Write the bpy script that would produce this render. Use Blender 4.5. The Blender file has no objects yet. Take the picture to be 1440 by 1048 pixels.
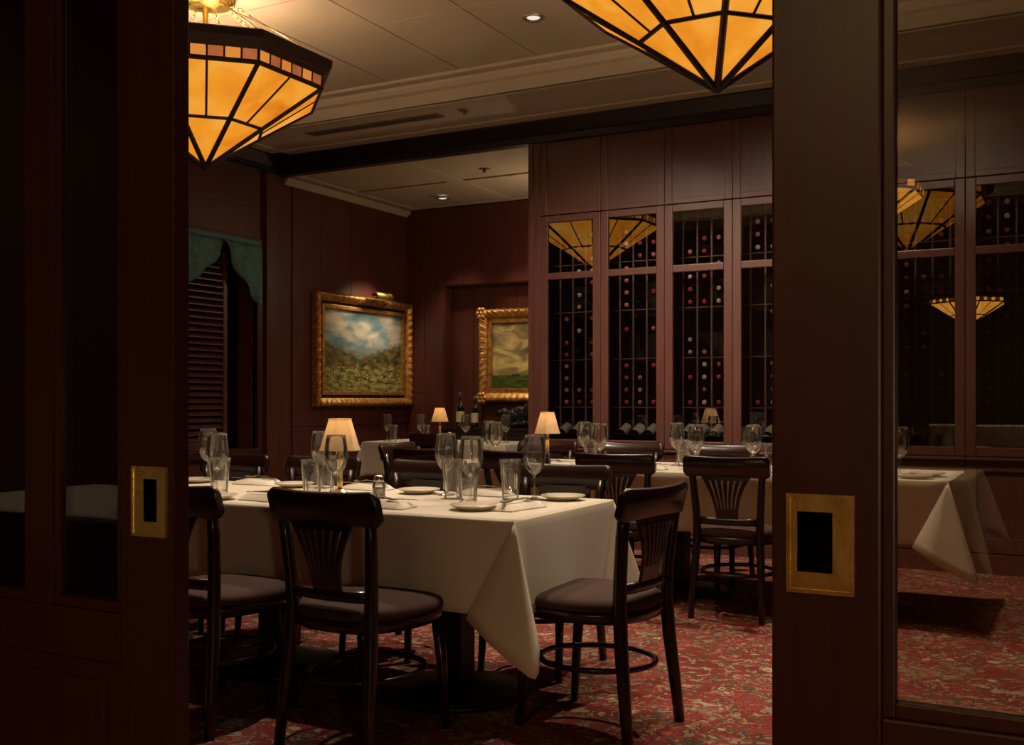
import bpy, bmesh, math, random
from mathutils import Vector, Matrix
random.seed(7)
PI = math.pi
S = bpy.context.scene
COL = S.collection
sin, cos = math.sin, math.cos

# ------------------------------------------------------------------ materials
def nodes(name):
    m = bpy.data.materials.new(name); m.use_nodes = True
    nt = m.node_tree; nt.nodes.clear()
    out = nt.nodes.new('ShaderNodeOutputMaterial')
    return m, nt, out
def N(nt, t, **kw):
    n = nt.nodes.new(t)
    for k, v in kw.items(): setattr(n, k, v)
    return n
def setin(n, **kw):
    for k, v in kw.items():
        n.inputs[k.replace('_', ' ')].default_value = v
def L(nt, a, b): nt.links.new(a, b)
def c4(c): return (c[0], c[1], c[2], 1)
def ramp(nt, fac, stops, interp='LINEAR'):
    r = N(nt, 'ShaderNodeValToRGB'); r.color_ramp.interpolation = interp
    el = r.color_ramp.elements
    while len(el) > 1: el.remove(el[-1])
    el[0].position, el[0].color = stops[0][0], c4(stops[0][1])
    for p, c in stops[1:]:
        e = el.new(p); e.color = c4(c)
    L(nt, fac, r.inputs['Fac']); return r.outputs['Color']
def coords(nt, scale=(1, 1, 1), kind='Object', loc=(0, 0, 0)):
    tc = N(nt, 'ShaderNodeTexCoord'); mp = N(nt, 'ShaderNodeMapping')
    mp.inputs['Scale'].default_value = scale; mp.inputs['Location'].default_value = loc
    L(nt, tc.outputs[kind], mp.inputs['Vector']); return mp.outputs['Vector']
def noise(nt, vec, scale=5, detail=4, rough=.55, dist=0):
    n = N(nt, 'ShaderNodeTexNoise'); setin(n, Scale=scale, Detail=detail, Roughness=rough, Distortion=dist)
    L(nt, vec, n.inputs['Vector']); return n.outputs['Fac']
def mixc(nt, fac, a, b, mode='MIX'):
    m = N(nt, 'ShaderNodeMix', data_type='RGBA', blend_type=mode)
    if hasattr(fac, 'links'): L(nt, fac, m.inputs[0])
    else: m.inputs[0].default_value = fac
    for s, v in ((6, a), (7, b)):
        if hasattr(v, 'links'): L(nt, v, m.inputs[s])
        else: m.inputs[s].default_value = c4(v)
    return m.outputs[2]
def math_(nt, op, a, b=None, clamp=False):
    m = N(nt, 'ShaderNodeMath', operation=op); m.use_clamp = clamp
    for i, v in enumerate((a, b)):
        if v is None: continue
        if hasattr(v, 'links'): L(nt, v, m.inputs[i])
        else: m.inputs[i].default_value = v
    return m.outputs[0]
def bump(nt, h, strength=.3, dist=.01):
    b = N(nt, 'ShaderNodeBump'); setin(b, Strength=strength, Distance=dist)
    L(nt, h, b.inputs['Height']); return b.outputs['Normal']
def principled(nt, out, color=None, rough=.5, metal=0, spec=.5, normal=None, coat=0, **kw):
    p = N(nt, 'ShaderNodeBsdfPrincipled')
    if hasattr(color, 'links'): L(nt, color, p.inputs['Base Color'])
    elif color: p.inputs['Base Color'].default_value = c4(color)
    if hasattr(rough, 'links'): L(nt, rough, p.inputs['Roughness'])
    else: p.inputs['Roughness'].default_value = rough
    p.inputs['Metallic'].default_value = metal
    p.inputs['Specular IOR Level'].default_value = spec
    p.inputs['Coat Weight'].default_value = coat
    p.inputs['Coat Roughness'].default_value = .12
    if normal: L(nt, normal, p.inputs['Normal'])
    L(nt, p.outputs['BSDF'], out.inputs['Surface']); return p

def wood(name, c1, c2, rough=.35, scale=(7, 7, .5), spec=.5, coat=0):
    m, nt, out = nodes(name)
    v = coords(nt, scale)
    f = noise(nt, v, 4, 6, .6, .6)
    col = ramp(nt, f, [(.3, c1), (.7, c2)])
    f2 = noise(nt, coords(nt, (1, 1, 1)), 1.1, 2)
    col = mixc(nt, math_(nt, 'MULTIPLY', f2, .5), col, [x * .55 for x in c1])
    principled(nt, out, col, rough, spec=spec, coat=coat, normal=bump(nt, f, .05, .004)); return m
def plain(name, c, rough=.5, metal=0, spec=.5, vary=.12, vs=6, coat=0, bmp=0):
    m, nt, out = nodes(name)
    f = noise(nt, coords(nt), vs, 4)
    col = ramp(nt, f, [(.3, [x * (1 - vary) for x in c]), (.7, [min(1, x * (1 + vary)) for x in c])])
    principled(nt, out, col, rough, metal, spec, coat=coat, normal=bump(nt, f, bmp, .003) if bmp else None); return m
def pane_glass(name, tint, base, gain=1.0):
    m, nt, out = nodes(name)
    fr = N(nt, 'ShaderNodeFresnel'); setin(fr, IOR=1.5)
    f = math_(nt, 'ADD', math_(nt, 'MULTIPLY', fr.outputs[0], gain), base, True)
    t = N(nt, 'ShaderNodeBsdfTransparent'); t.inputs[0].default_value = c4(tint)
    g = N(nt, 'ShaderNodeBsdfGlossy'); setin(g, Roughness=.0)
    w = noise(nt, coords(nt), 2.5, 1)
    L(nt, bump(nt, w, .012, .02), g.inputs['Normal'])
    mx = N(nt, 'ShaderNodeMixShader'); L(nt, f, mx.inputs[0])
    L(nt, t.outputs[0], mx.inputs[1]); L(nt, g.outputs[0], mx.inputs[2])
    L(nt, mx.outputs[0], out.inputs['Surface']); return m
def emit_glass(name, stops, strength, vs=3.0, gloss=.12):
    m, nt, out = nodes(name)
    f = noise(nt, coords(nt), vs, 3, .5, .5)
    col = ramp(nt, f, stops)
    e = N(nt, 'ShaderNodeEmission'); L(nt, col, e.inputs[0]); e.inputs[1].default_value = strength
    p = N(nt, 'ShaderNodeBsdfGlossy'); setin(p, Roughness=.25)
    mx = N(nt, 'ShaderNodeMixShader'); mx.inputs[0].default_value = gloss
    L(nt, e.outputs[0], mx.inputs[1]); L(nt, p.outputs[0], mx.inputs[2])
    L(nt, mx.outputs[0], out.inputs['Surface']); return m

M = {}
M['wall_wood'] = wood('mahogany_panelling', (.085, .021, .015), (.135, .036, .023), .42, (5, 5, .35))
M['cab_wood'] = wood('mahogany_cabinet', (.1, .034, .025), (.15, .055, .038), .36, (9, 9, .5))
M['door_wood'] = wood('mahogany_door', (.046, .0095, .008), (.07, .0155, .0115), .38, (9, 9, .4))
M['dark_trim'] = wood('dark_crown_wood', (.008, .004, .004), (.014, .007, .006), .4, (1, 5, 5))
M['chair_wood'] = wood('dark_chair_wood', (.015, .0042, .0034), (.028, .0075, .0055), .3, (12, 12, 1.2), coat=.25)
M['black_inside'] = plain('dark_cabinet_interior', (.008, .0065, .007), .7)
M['rack_wood'] = wood('rack_slats', (.2, .12, .1), (.28, .17, .14), .5, (12, 12, 1))
M['seat'] = plain('brown_seat_upholstery', (.07, .038, .031), .85, spec=.15, vary=.15, vs=14, bmp=.1)
M['iron'] = plain('black_iron', (.006, .006, .006), .5)
M['cloth'] = None
M['ceil'] = plain('cream_ceiling_paint', (.44, .36, .255), .85, vary=.05, vs=2)
M['ceil_trim'] = plain('cream_moulding_paint', (.42, .345, .24), .7, vary=.04, vs=3)
M['china'] = plain('cream_china', (.75, .66, .5), .2, vary=.03, coat=.4)
M['napkin'] = plain('linen_napkin', (.74, .65, .53), .85, vary=.05, vs=40, bmp=.15)
M['steel'] = plain('cutlery_steel', (.62, .58, .5), .22, 1, vary=.05)
M['green'] = None
M['brass'] = None
M['bronze'] = plain('dark_bronze', (.022, .02, .018), .42, .5, vary=.6, vs=34, bmp=1)
M['bottle'] = plain('dark_bottle_glass', (.006, .008, .006), .12, coat=.6)
M['label'] = plain('cream_wine_label', (.62, .55, .4), .6, vary=.1, vs=60)
M['pale_label'] = plain('pale_bottle_label', (.66, .64, .54), .5, vary=.2, vs=40)
for nm, c in (('cap_red', (.62, .075, .1)), ('cap_rose', (.8, .27, .25)), ('cap_white', (.85, .8, .68)), ('cap_gold', (.7, .45, .18)), ('cap_dark', (.035, .02, .022))):
    M[nm] = plain(nm, c, .35, vary=.1, vs=30)
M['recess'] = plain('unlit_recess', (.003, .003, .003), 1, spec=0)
M['gold'] = None
M['black_gap'] = plain('black_liner', (.008, .007, .006), .6)
M['lamp_rim'] = wood('pendant_rim_wood', (.035, .012, .008), (.05, .018, .011), .45, (6, 6, 6))
M['came'] = plain('dark_lead_came', (.022, .011, .007), .5)
M['amber'] = emit_glass('amber_art_glass', [(.3, (.76, .2, .008)), (.5, (.93, .33, .022)), (.7, (1.0, .45, .06))], .97, gloss=.05)
M['amber_hall'] = emit_glass('bright_amber_glass', [(.3, (.92, .34, .035)), (.7, (1.0, .45, .07))], 4.0)
M['amber_band'] = emit_glass('amber_band_glass', [(.3, (.85, .25, .035)), (.7, (.95, .34, .06))], .8, gloss=.05)
M['rust_band'] = emit_glass('rust_band_glass', [(.3, (.36, .09, .025)), (.7, (.55, .16, .045))], .85, gloss=.05)
M['bulb'] = emit_glass('lamp_bulb', [(.2, (1, .8, .5)), (.8, (1, .85, .6))], 1.2)
M['downlight'] = emit_glass('downlight_lens', [(.2, (1, .9, .75)), (.8, (1, .93, .8))], 1.0)
M['metal_trim'] = plain('brushed_trim', (.5, .46, .4), .35, .9)
M['shade'] = None
M['vent'] = plain('bronze_vent_slots', (.05, .04, .03), .6)
M['shutter'] = wood('mahogany_shutter', (.1, .03, .026), (.15, .045, .036), .4, (.5, 4, 9))
M['pane_door'] = pane_glass('door_pane_glass', (.8, .78, .74), .05, .9)
M['pane_cab'] = pane_glass('cabinet_pane_glass', (.96, .95, .93), .12, 1.0)
M['pane_win'] = pane_glass('window_pane_glass', (.3, .32, .34), .05, 1)
M['plastic'] = plain('sprinkler_metal', (.16, .13, .09), .5, .3)

def mk_cloth():
    m, nt, out = nodes('ivory_tablecloth')
    v = coords(nt, (1, 1, 1))
    f = noise(nt, v, 3, 3); w = noise(nt, v, 260, 2)
    col = ramp(nt, f, [(.3, (.66, .57, .455)), (.7, (.71, .62, .5))])
    p = principled(nt, out, col, .8, spec=.2, normal=bump(nt, w, .12, .002))
    p.inputs['Sheen Weight'].default_value = .15
    return m
M['cloth'] = mk_cloth()
def mk_green():
    m, nt, out = nodes('green_damask')
    v = coords(nt); f = noise(nt, v, 16, 3, .6, 1.2)
    col = ramp(nt, f, [(.35, (.06, .2, .22)), (.6, (.11, .3, .33)), (.75, (.17, .4, .43))])
    principled(nt, out, col, .6, normal=bump(nt, f, .2, .004)); return m
M['green'] = mk_green()
def mk_brass():
    m, nt, out = nodes('polished_brass')
    v = coords(nt); f = noise(nt, v, 9, 5, .65, .8)
    col = ramp(nt, f, [(.3, (.66, .47, .13)), (.6, (.9, .7, .24)), (.75, (.95, .78, .33))])
    r = ramp(nt, f, [(.3, (.22,) * 3), (.7, (.42,) * 3)])
    principled(nt, out, col, r, 1, normal=bump(nt, f, .25, .01)); return m
M['brass'] = mk_brass()
def mk_gold():
    m, nt, out = nodes('gilded_frame')
    v = coords(nt); f = noise(nt, v, 22, 4, .6)
    col = ramp(nt, f, [(.3, (.3, .13, .03)), (.5, (.6, .3, .08)), (.75, (.78, .47, .16))])
    principled(nt, out, col, .42, .75, normal=bump(nt, f, .35, .01)); return m
M['gold'] = mk_gold()
def mk_shade():
    m, nt, out = nodes('cream_lamp_shade')
    f = noise(nt, coords(nt), 30, 2)
    col = ramp(nt, f, [(.3, (.78, .65, .46)), (.7, (.85, .71, .51))])
    d = N(nt, 'ShaderNodeBsdfDiffuse'); L(nt, col, d.inputs[0])
    t = N(nt, 'ShaderNodeBsdfTranslucent'); L(nt, col, t.inputs[0])
    e = N(nt, 'ShaderNodeEmission'); e.inputs[0].default_value = (1, .62, .28, 1); e.inputs[1].default_value = .03
    mx = N(nt, 'ShaderNodeMixShader'); mx.inputs[0].default_value = .5
    L(nt, d.outputs[0], mx.inputs[1]); L(nt, t.outputs[0], mx.inputs[2])
    a = N(nt, 'ShaderNodeAddShader'); L(nt, mx.outputs[0], a.inputs[0]); L(nt, e.outputs[0], a.inputs[1])
    L(nt, a.outputs[0], out.inputs['Surface']); return m
M['shade'] = mk_shade()
def mk_glass():
    m, nt, out = nodes('clear_drinking_glass')
    lw = N(nt, 'ShaderNodeLayerWeight'); setin(lw, Blend=.35)
    fr = N(nt, 'ShaderNodeFresnel'); setin(fr, IOR=1.5)
    t = N(nt, 'ShaderNodeBsdfTransparent'); t.inputs[0].default_value = (.985, .98, .965, 1)
    g = N(nt, 'ShaderNodeBsdfGlossy'); setin(g, Roughness=.03); g.inputs[0].default_value = (1, .98, .95, 1)
    d = N(nt, 'ShaderNodeBsdfTranslucent'); d.inputs[0].default_value = (.85, .82, .76, 1)
    d2 = N(nt, 'ShaderNodeBsdfDiffuse'); d2.inputs[0].default_value = (.85, .82, .76, 1)
    nz = noise(nt, coords(nt), 30, 1); bn = bump(nt, nz, .05, .01); L(nt, bn, g.inputs['Normal'])
    mm = N(nt, 'ShaderNodeMixShader'); mm.inputs[0].default_value = .5; L(nt, d.outputs[0], mm.inputs[1]); L(nt, d2.outputs[0], mm.inputs[2])
    e = ramp(nt, lw.outputs['Facing'], [(.0, (.03,) * 3), (.45, (.09,) * 3), (.78, (.42,) * 3), (1, (.8,) * 3)])  # whitish edges put refracted light into the colour
    m1 = N(nt, 'ShaderNodeMixShader'); L(nt, e, m1.inputs[0]); L(nt, t.outputs[0], m1.inputs[1]); L(nt, mm.outputs[0], m1.inputs[2])
    m2 = N(nt, 'ShaderNodeMixShader'); L(nt, math_(nt, 'ADD', math_(nt, 'MULTIPLY', fr.outputs[0], .9), .02, True), m2.inputs[0])
    L(nt, m1.outputs[0], m2.inputs[1]); L(nt, g.outputs[0], m2.inputs[2])
    L(nt, m2.outputs[0], out.inputs['Surface']); return m
M['glass'] = mk_glass()
def mk_carpet():
    m, nt, out = nodes('red_floral_carpet')
    v0 = coords(nt, (1, 1, 1))
    wob = N(nt, 'ShaderNodeTexNoise'); setin(wob, Scale=7, Detail=3); L(nt, v0, wob.inputs['Vector'])
    vm = N(nt, 'ShaderNodeVectorMath', operation='SCALE'); L(nt, wob.outputs['Color'], vm.inputs[0]); vm.inputs['Scale'].default_value = .16
    va = N(nt, 'ShaderNodeVectorMath', operation='ADD'); L(nt, v0, va.inputs[0]); L(nt, vm.outputs[0], va.inputs[1])
    v = va.outputs[0]
    def vor(sc, feat='F1'):
        n = N(nt, 'ShaderNodeTexVoronoi', feature=feat); setin(n, Scale=sc); L(nt, v, n.inputs['Vector']); return n
    base = ramp(nt, noise(nt, v0, 3.2, 4), [(.35, (.2, .027, .025)), (.65, (.3, .055, .045))])
    va2 = N(nt, 'ShaderNodeVectorMath', operation='ADD'); L(nt, v, va2.inputs[0]); va2.inputs[1].default_value = (7.3, 2.1, 0)
    dk = noise(nt, va2.outputs[0], 13, 3, .6, 1.6)
    col = mixc(nt, ramp(nt, dk, [(.55, (0,) * 3), (.58, (1,) * 3)]), base, (.11, .07, .035))
    lf = noise(nt, v, 15, 2, .5, 2.2)
    leafc = ramp(nt, noise(nt, v0, 4, 2), [(.4, (.37, .24, .15)), (.55, (.26, .2, .13)), (.68, (.42, .33, .23))])
    lm = ramp(nt, lf, [(.55, (0,) * 3), (.575, (1,) * 3)])
    ol = ramp(nt, lf, [(.53, (0,) * 3), (.54, (1,) * 3), (.555, (1,) * 3), (.565, (0,) * 3)])
    col = mixc(nt, lm, col, leafc); col = mixc(nt, math_(nt, 'MULTIPLY', ol, .8), col, (.06, .02, .018))
    b = vor(11); bl = ramp(nt, b.outputs['Distance'], [(.2, (1,) * 3), (.25, (0,) * 3)])
    bc = ramp(nt, b.outputs['Color'], [(0, (.42, .08, .06)), (.35, (.5, .37, .22)), (.6, (.07, .085, .07)), (.75, (.45, .12, .08)), (.9, (.16, .15, .1))], 'CONSTANT')
    col = mixc(nt, bl, col, bc)
    col = mixc(nt, ramp(nt, b.outputs['Distance'], [(.07, (1,) * 3), (.1, (0,) * 3)]), col, (.24, .03, .03))
    big = vor(2.3); ring = ramp(nt, big.outputs['Distance'], [(.0, (.85,) * 3), (.1, (.1,) * 3), (.16, (.7,) * 3), (.26, (0,) * 3)])
    mcol = ramp(nt, noise(nt, v, 30, 2), [(.4, (.1, .09, .06)), (.5, (.4, .31, .19)), (.62, (.26, .05, .04))])
    col = mixc(nt, math_(nt, 'MULTIPLY', ring, .8), col, mcol)
    fine = noise(nt, v0, 70, 3, .7)
    col = mixc(nt, ramp(nt, fine, [(.5, (0,) * 3), (.66, (.6,) * 3)]), col, (.06, .022, .02))
    principled(nt, out, col, .95, spec=.1, normal=bump(nt, noise(nt, v0, 300, 2), .4, .004)); return m
M['carpet'] = mk_carpet()
def uvgraph(nt):
    tc = N(nt, 'ShaderNodeTexCoord'); sp = N(nt, 'ShaderNodeSeparateXYZ'); L(nt, tc.outputs['UV'], sp.inputs[0])
    return tc.outputs['UV'], sp.outputs[0], sp.outputs[1]
def mapped(nt, vec, scale, loc=(0, 0, 0)):
    mp = N(nt, 'ShaderNodeMapping'); mp.inputs['Scale'].default_value = scale; mp.inputs['Location'].default_value = loc
    L(nt, vec, mp.inputs['Vector']); return mp.outputs[0]
def step(nt, x, lo, hi):   # 0..1 ramp
    mr = N(nt, 'ShaderNodeMapRange'); mr.interpolation_type = 'SMOOTHSTEP'
    L(nt, x, mr.inputs[0]); mr.inputs[1].default_value = lo; mr.inputs[2].default_value = hi; return mr.outputs[0]
def mk_landscape():
    m, nt, out = nodes('landscape_oil_painting')
    uv, u, v = uvgraph(nt)
    cl = noise(nt, mapped(nt, uv, (2.2, 3.4, 1), (3.1, .4, 0)), 1.6, 5, .5, .3)
    sky = ramp(nt, cl, [(.34, (.1, .19, .23)), (.44, (.2, .28, .29)), (.52, (.42, .4, .32)), (.66, (.64, .57, .42))])
    far = ramp(nt, noise(nt, mapped(nt, uv, (6, 9, 1)), 1.5, 3), [(.3, (.16, .22, .22)), (.7, (.26, .29, .26))])
    sky = mixc(nt, step(nt, v, .58, .5), sky, far)
    tn = noise(nt, mapped(nt, uv, (7, 7, 1)), 1.6, 6, .65)
    trees = ramp(nt, tn, [(.38, (.025, .025, .009)), (.5, (.085, .075, .022)), (.62, (.2, .16, .05))])
    dist = math_(nt, 'ABSOLUTE', math_(nt, 'SUBTRACT', u, .47))
    edge = math_(nt, 'ADD', math_(nt, 'ADD', .46, math_(nt, 'MULTIPLY', dist, .42)), math_(nt, 'MULTIPLY', math_(nt, 'SUBTRACT', tn, .5), .35))
    tm = math_(nt, 'MULTIPLY', math_(nt, 'SUBTRACT', edge, v), 14, True)
    col = mixc(nt, tm, sky, trees)
    gn = noise(nt, mapped(nt, uv, (9, 14, 1)), 1.5, 6, .7)
    grass = ramp(nt, gn, [(.38, (.05, .055, .015)), (.5, (.22, .19, .05)), (.6, (.42, .34, .12))])
    gm = step(nt, math_(nt, 'ADD', v, math_(nt, 'MULTIPLY', gn, -.35)), .2, .05)
    col = mixc(nt, gm, col, grass)
    vo = N(nt, 'ShaderNodeTexVoronoi'); setin(vo, Scale=16); L(nt, mapped(nt, uv, (1.2, .9, 1)), vo.inputs['Vector'])
    band = math_(nt, 'MULTIPLY', step(nt, v, .24, .3), step(nt, v, .52, .42))
    red = math_(nt, 'MULTIPLY', math_(nt, 'LESS_THAN', vo.outputs['Distance'], .36), band)
    red = math_(nt, 'MULTIPLY', red, math_(nt, 'GREATER_THAN', noise(nt, uv, 9, 3), .49))
    col = mixc(nt, red, col, (.26, .045, .028))
    vw = N(nt, 'ShaderNodeTexVoronoi'); setin(vw, Scale=22); L(nt, mapped(nt, uv, (1.3, 1, 1), (.3, .7, 0)), vw.inputs['Vector'])
    wb = math_(nt, 'MULTIPLY', step(nt, v, .13, .17), step(nt, v, .3, .26))
    wh = math_(nt, 'MULTIPLY', math_(nt, 'LESS_THAN', vw.outputs['Distance'], .24), math_(nt, 'MULTIPLY', wb, math_(nt, 'GREATER_THAN', noise(nt, uv, 5, 1), .48)))
    col = mixc(nt, wh, col, (.62, .56, .4))
    dk = math_(nt, 'MULTIPLY', math_(nt, 'LESS_THAN', math_(nt, 'ABSOLUTE', math_(nt, 'SUBTRACT', vw.outputs['Distance'], .33)), .06), math_(nt, 'MULTIPLY', wb, .8))
    col = mixc(nt, dk, col, (.03, .025, .012))
    st = noise(nt, mapped(nt, uv, (60, 60, 1)), 2, 3)
    principled(nt, out, col, .45, spec=.4, normal=bump(nt, st, .25, .004)); return m
def mk_seascape():
    m, nt, out = nodes('seascape_oil_painting')
    uv, u, v = uvgraph(nt)
    cl = noise(nt, mapped(nt, uv, (2.0, 2.6, 1), (1.3, 2.2, 0)), 1.5, 6, .55, .8)
    sky = ramp(nt, cl, [(.36, (.1, .085, .04)), (.48, (.3, .22, .085)), (.57, (.6, .45, .18)), (.7, (.78, .62, .29))])
    sky = mixc(nt, math_(nt, 'MULTIPLY', step(nt, v, .3, .85), .35), sky, (.16, .15, .10))
    sn = noise(nt, mapped(nt, uv, (5, 22, 1)), 1.5, 5)
    sea = ramp(nt, sn, [(.3, (.02, .035, .008)), (.55, (.07, .1, .015)), (.75, (.2, .22, .06))])
    col = mixc(nt, step(nt, v, .21, .19), sky, sea)
    for (cx, w, h, c) in ((.27, .045, .14, (.3, .2, .06)), (.62, .07, .24, (.1, .07, .03)), (.8, .06, .2, (.12, .08, .03))):
        dx = math_(nt, 'ABSOLUTE', math_(nt, 'SUBTRACT', u, cx))
        top = math_(nt, 'SUBTRACT', .2 + h, math_(nt, 'MULTIPLY', dx, h / w))
        sail = math_(nt, 'MULTIPLY', math_(nt, 'LESS_THAN', v, top), math_(nt, 'GREATER_THAN', v, .215))
        sail = math_(nt, 'MULTIPLY', sail, math_(nt, 'GREATER_THAN', noise(nt, mapped(nt, uv, (40, 26, 1)), 1, 2), .47))
        col = mixc(nt, math_(nt, 'MULTIPLY', sail, .75), col, c)
        hull = math_(nt, 'MULTIPLY', math_(nt, 'LESS_THAN', dx, w), math_(nt, 'LESS_THAN', math_(nt, 'ABSOLUTE', math_(nt, 'SUBTRACT', v, .2)), .018))
        col = mixc(nt, hull, col, (.05, .04, .015))
    st = noise(nt, mapped(nt, uv, (60, 60, 1)), 2, 3)
    principled(nt, out, col, .45, spec=.4, normal=bump(nt, st, .25, .004)); return m
M['landscape'] = mk_landscape(); M['seascape'] = mk_seascape()

# ------------------------------------------------------------------ mesh builder
class MB:
    def __init__(s): s.v = []; s.f = []; s.m = []; s.sm = []; s.uv = {}
    def add(s, vs, fs, mat=0, smooth=False):
        o = len(s.v); s.v += [tuple(p) for p in vs]
        for f in fs: s.f.append([i + o for i in f]); s.m.append(mat); s.sm.append(smooth)
        return o
    def box(s, x0, x1, y0, y1, z0, z1, mat=0):
        x0, x1 = min(x0, x1), max(x0, x1); y0, y1 = min(y0, y1), max(y0, y1); z0, z1 = min(z0, z1), max(z0, z1)
        vs = [(x0, y0, z0), (x1, y0, z0), (x1, y1, z0), (x0, y1, z0), (x0, y0, z1), (x1, y0, z1), (x1, y1, z1), (x0, y1, z1)]
        s.add(vs, [(0, 3, 2, 1), (4, 5, 6, 7), (0, 1, 5, 4), (1, 2, 6, 5), (2, 3, 7, 6), (3, 0, 4, 7)], mat)
    def hexa(s, pts, mat=0):   # 8 points as in box
        s.add(pts, [(0, 3, 2, 1), (4, 5, 6, 7), (0, 1, 5, 4), (1, 2, 6, 5), (2, 3, 7, 6), (3, 0, 4, 7)], mat)
    def rings(s, rings, mat=0, smooth=True, cap=True, closed=True):
        n = len(rings[0]); vs = [p for r in rings for p in r]; fs = []
        for i in range(len(rings) - 1):
            for j in range(n if closed else n - 1):
                k = (j + 1) % n
                fs.append((i * n + j, i * n + k, (i + 1) * n + k, (i + 1) * n + j))
        o = s.add(vs, fs, mat, smooth)
        if cap and closed:
            s.f.append([o + j for j in reversed(range(n))]); s.m.append(mat); s.sm.append(False)
            b = o + (len(rings) - 1) * n
            s.f.append([b + j for j in range(n)]); s.m.append(mat); s.sm.append(False)
    def lathe(s, prof, seg=24, c=(0, 0, 0), mat=0, smooth=True, cap=False, rot=0, xf=None):
        R = []
        for r, z in prof:
            ring = []
            for j in range(seg):
                a = rot + 2 * PI * j / seg
                p = Vector((r * cos(a), r * sin(a), z))
                if xf: p = xf @ p
                ring.append((c[0] + p[0], c[1] + p[1], c[2] + p[2]))
            R.append(ring)
        s.rings(R, mat, smooth, cap)
    def tube(s, path, rad, seg=8, mat=0, smooth=True, cap=True, closed=False, sy=1.0):
        P = [Vector(p) for p in path]; n = len(P)
        if not hasattr(rad, '__len__'): rad = [rad] * n
        R = []; up = None
        for i in range(n):
            if closed: t = P[(i + 1) % n] - P[i - 1]
            else: t = P[min(i + 1, n - 1)] - P[max(i - 1, 0)]
            t.normalize()
            if up is None:
                up = Vector((0, 0, 1)) if abs(t.z) < .9 else Vector((0, 1, 0))
            b = t.cross(up).normalized(); u = b.cross(t).normalized(); up = u
            R.append([tuple(P[i] + b * (rad[i] * cos(2 * PI * j / seg)) + u * (rad[i] * sy * sin(2 * PI * j / seg))) for j in range(seg)])
        if closed: R.append(R[0]); cap = False
        s.rings(R, mat, smooth, cap)
    def bar(s, a, b, w, h, up=(0, 0, 1), mat=0):
        a, b, up = Vector(a), Vector(b), Vector(up)
        t = (b - a).normalized(); x = t.cross(up).normalized() * w / 2; y = x.cross(t).normalized() * h / 2
        pts = [a - x - y, a + x - y, b + x - y, b - x - y, a - x + y, a + x + y, b + x + y, b - x + y]
        s.hexa([tuple(p) for p in pts], mat)
    def grid(s, rows, mat=0, smooth=True, uvs=False):
        n = len(rows[0]); vs = [p for r in rows for p in r]
        fs = [(i * n + j, i * n + j + 1, (i + 1) * n + j + 1, (i + 1) * n + j) for i in range(len(rows) - 1) for j in range(n - 1)]
        s.add(vs, fs, mat, smooth)
    def prism(s, pts, y0, y1, mat=0):   # outline in xz, extruded along y
        n = len(pts)
        vs = [(x, y0, z) for x, z in pts] + [(x, y1, z) for x, z in pts]
        fs = [tuple(range(n)), tuple(range(2 * n - 1, n - 1, -1))] + [(j, n + j, n + (j + 1) % n, (j + 1) % n) for j in range(n)]
        s.add(vs, fs, mat)
    def build(s, name, mats, parent=None, loc=(0, 0, 0), bevel=0, uvplane=None, autosmooth=None):
        me = bpy.data.meshes.new(name); me.from_pydata(s.v, [], s.f)
        if not isinstance(mats, (list, tuple)): mats = [mats]
        for m in mats: me.materials.append(m)
        me.polygons.foreach_set('material_index', s.m); me.polygons.foreach_set('use_smooth', s.sm)
        bm = bmesh.new(); bm.from_mesh(me)
        bmesh.ops.recalc_face_normals(bm, faces=bm.faces)
        if bevel:
            es = [e for e in bm.edges if len(e.link_faces) == 2 and e.calc_face_angle(0) > .6 and not (e.link_faces[0].smooth and e.link_faces[1].smooth)]
            try: bmesh.ops.bevel(bm, geom=es, offset=bevel, segments=2, affect='EDGES', clamp_overlap=True, profile=.6)
            except Exception: pass
        bm.to_mesh(me); bm.free()
        if uvplane:
            ax0, a0, a1, ax1, b0, b1 = uvplane
            ul = me.uv_layers.new(name='UVMap')
            for lp in me.loops:
                co = me.vertices[lp.vertex_index].co
                ul.data[lp.index].uv = ((co[ax0] - a0) / (a1 - a0), (co[ax1] - b0) / (b1 - b0))
        me.update()
        o = bpy.data.objects.new(name, me); COL.objects.link(o); o.location = loc
        if parent: o.parent = parent
        return o

def tag(o, label, cat, group=None, kind=None):
    o['label'] = label; o['category'] = cat
    if group: o['group'] = group
    if kind: o['kind'] = kind
    return o
def thing(name, label, cat, loc=(0, 0, 0), rz=0, group=None):
    o = bpy.data.objects.new(name, None); COL.objects.link(o); o.empty_display_size = .1
    o.location = loc; o.rotation_euler = (0, 0, rz)
    return tag(o, label, cat, group)
def struct(o): o['kind'] = 'structure'; return o
KIDS = {}
def reg(root):
    def rec(o):
        ch = [x for x in bpy.data.objects if x.parent == o]
        KIDS[o.name] = ch
        for x in ch: rec(x)
    rec(root); return root
def dup(o, parent=None):
    c = o.copy(); COL.objects.link(c)
    if parent: c.parent = parent
    ch = KIDS.get(o.name, [])
    KIDS[c.name] = [dup(x, c) for x in ch]
    return c
class Stamp:   # first use places the original, later uses place copies
    def __init__(s, root): s.r = reg(root); s.used = False
    def __call__(s, loc, rz=0, label=None, group=None):
        o = s.r if not s.used else dup(s.r)
        s.used = True
        o.location = loc; o.rotation_euler = (0, 0, rz)
        if label: o['label'] = label
        if group: o['group'] = group
        return o

# ------------------------------------------------------------------ key dimensions
CAM_H = 1.16
XL, XR = -6.6, 2.6            # dining room left / right walls
YF, YW, YB = 1.75, 7.68, 9.81  # front wall, wine wall, alcove back wall
ZS, ZB, ZC = 3.42, 3.24, 3.60  # soffit, beam bottom, coffer ceiling
TZ = .75

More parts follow.
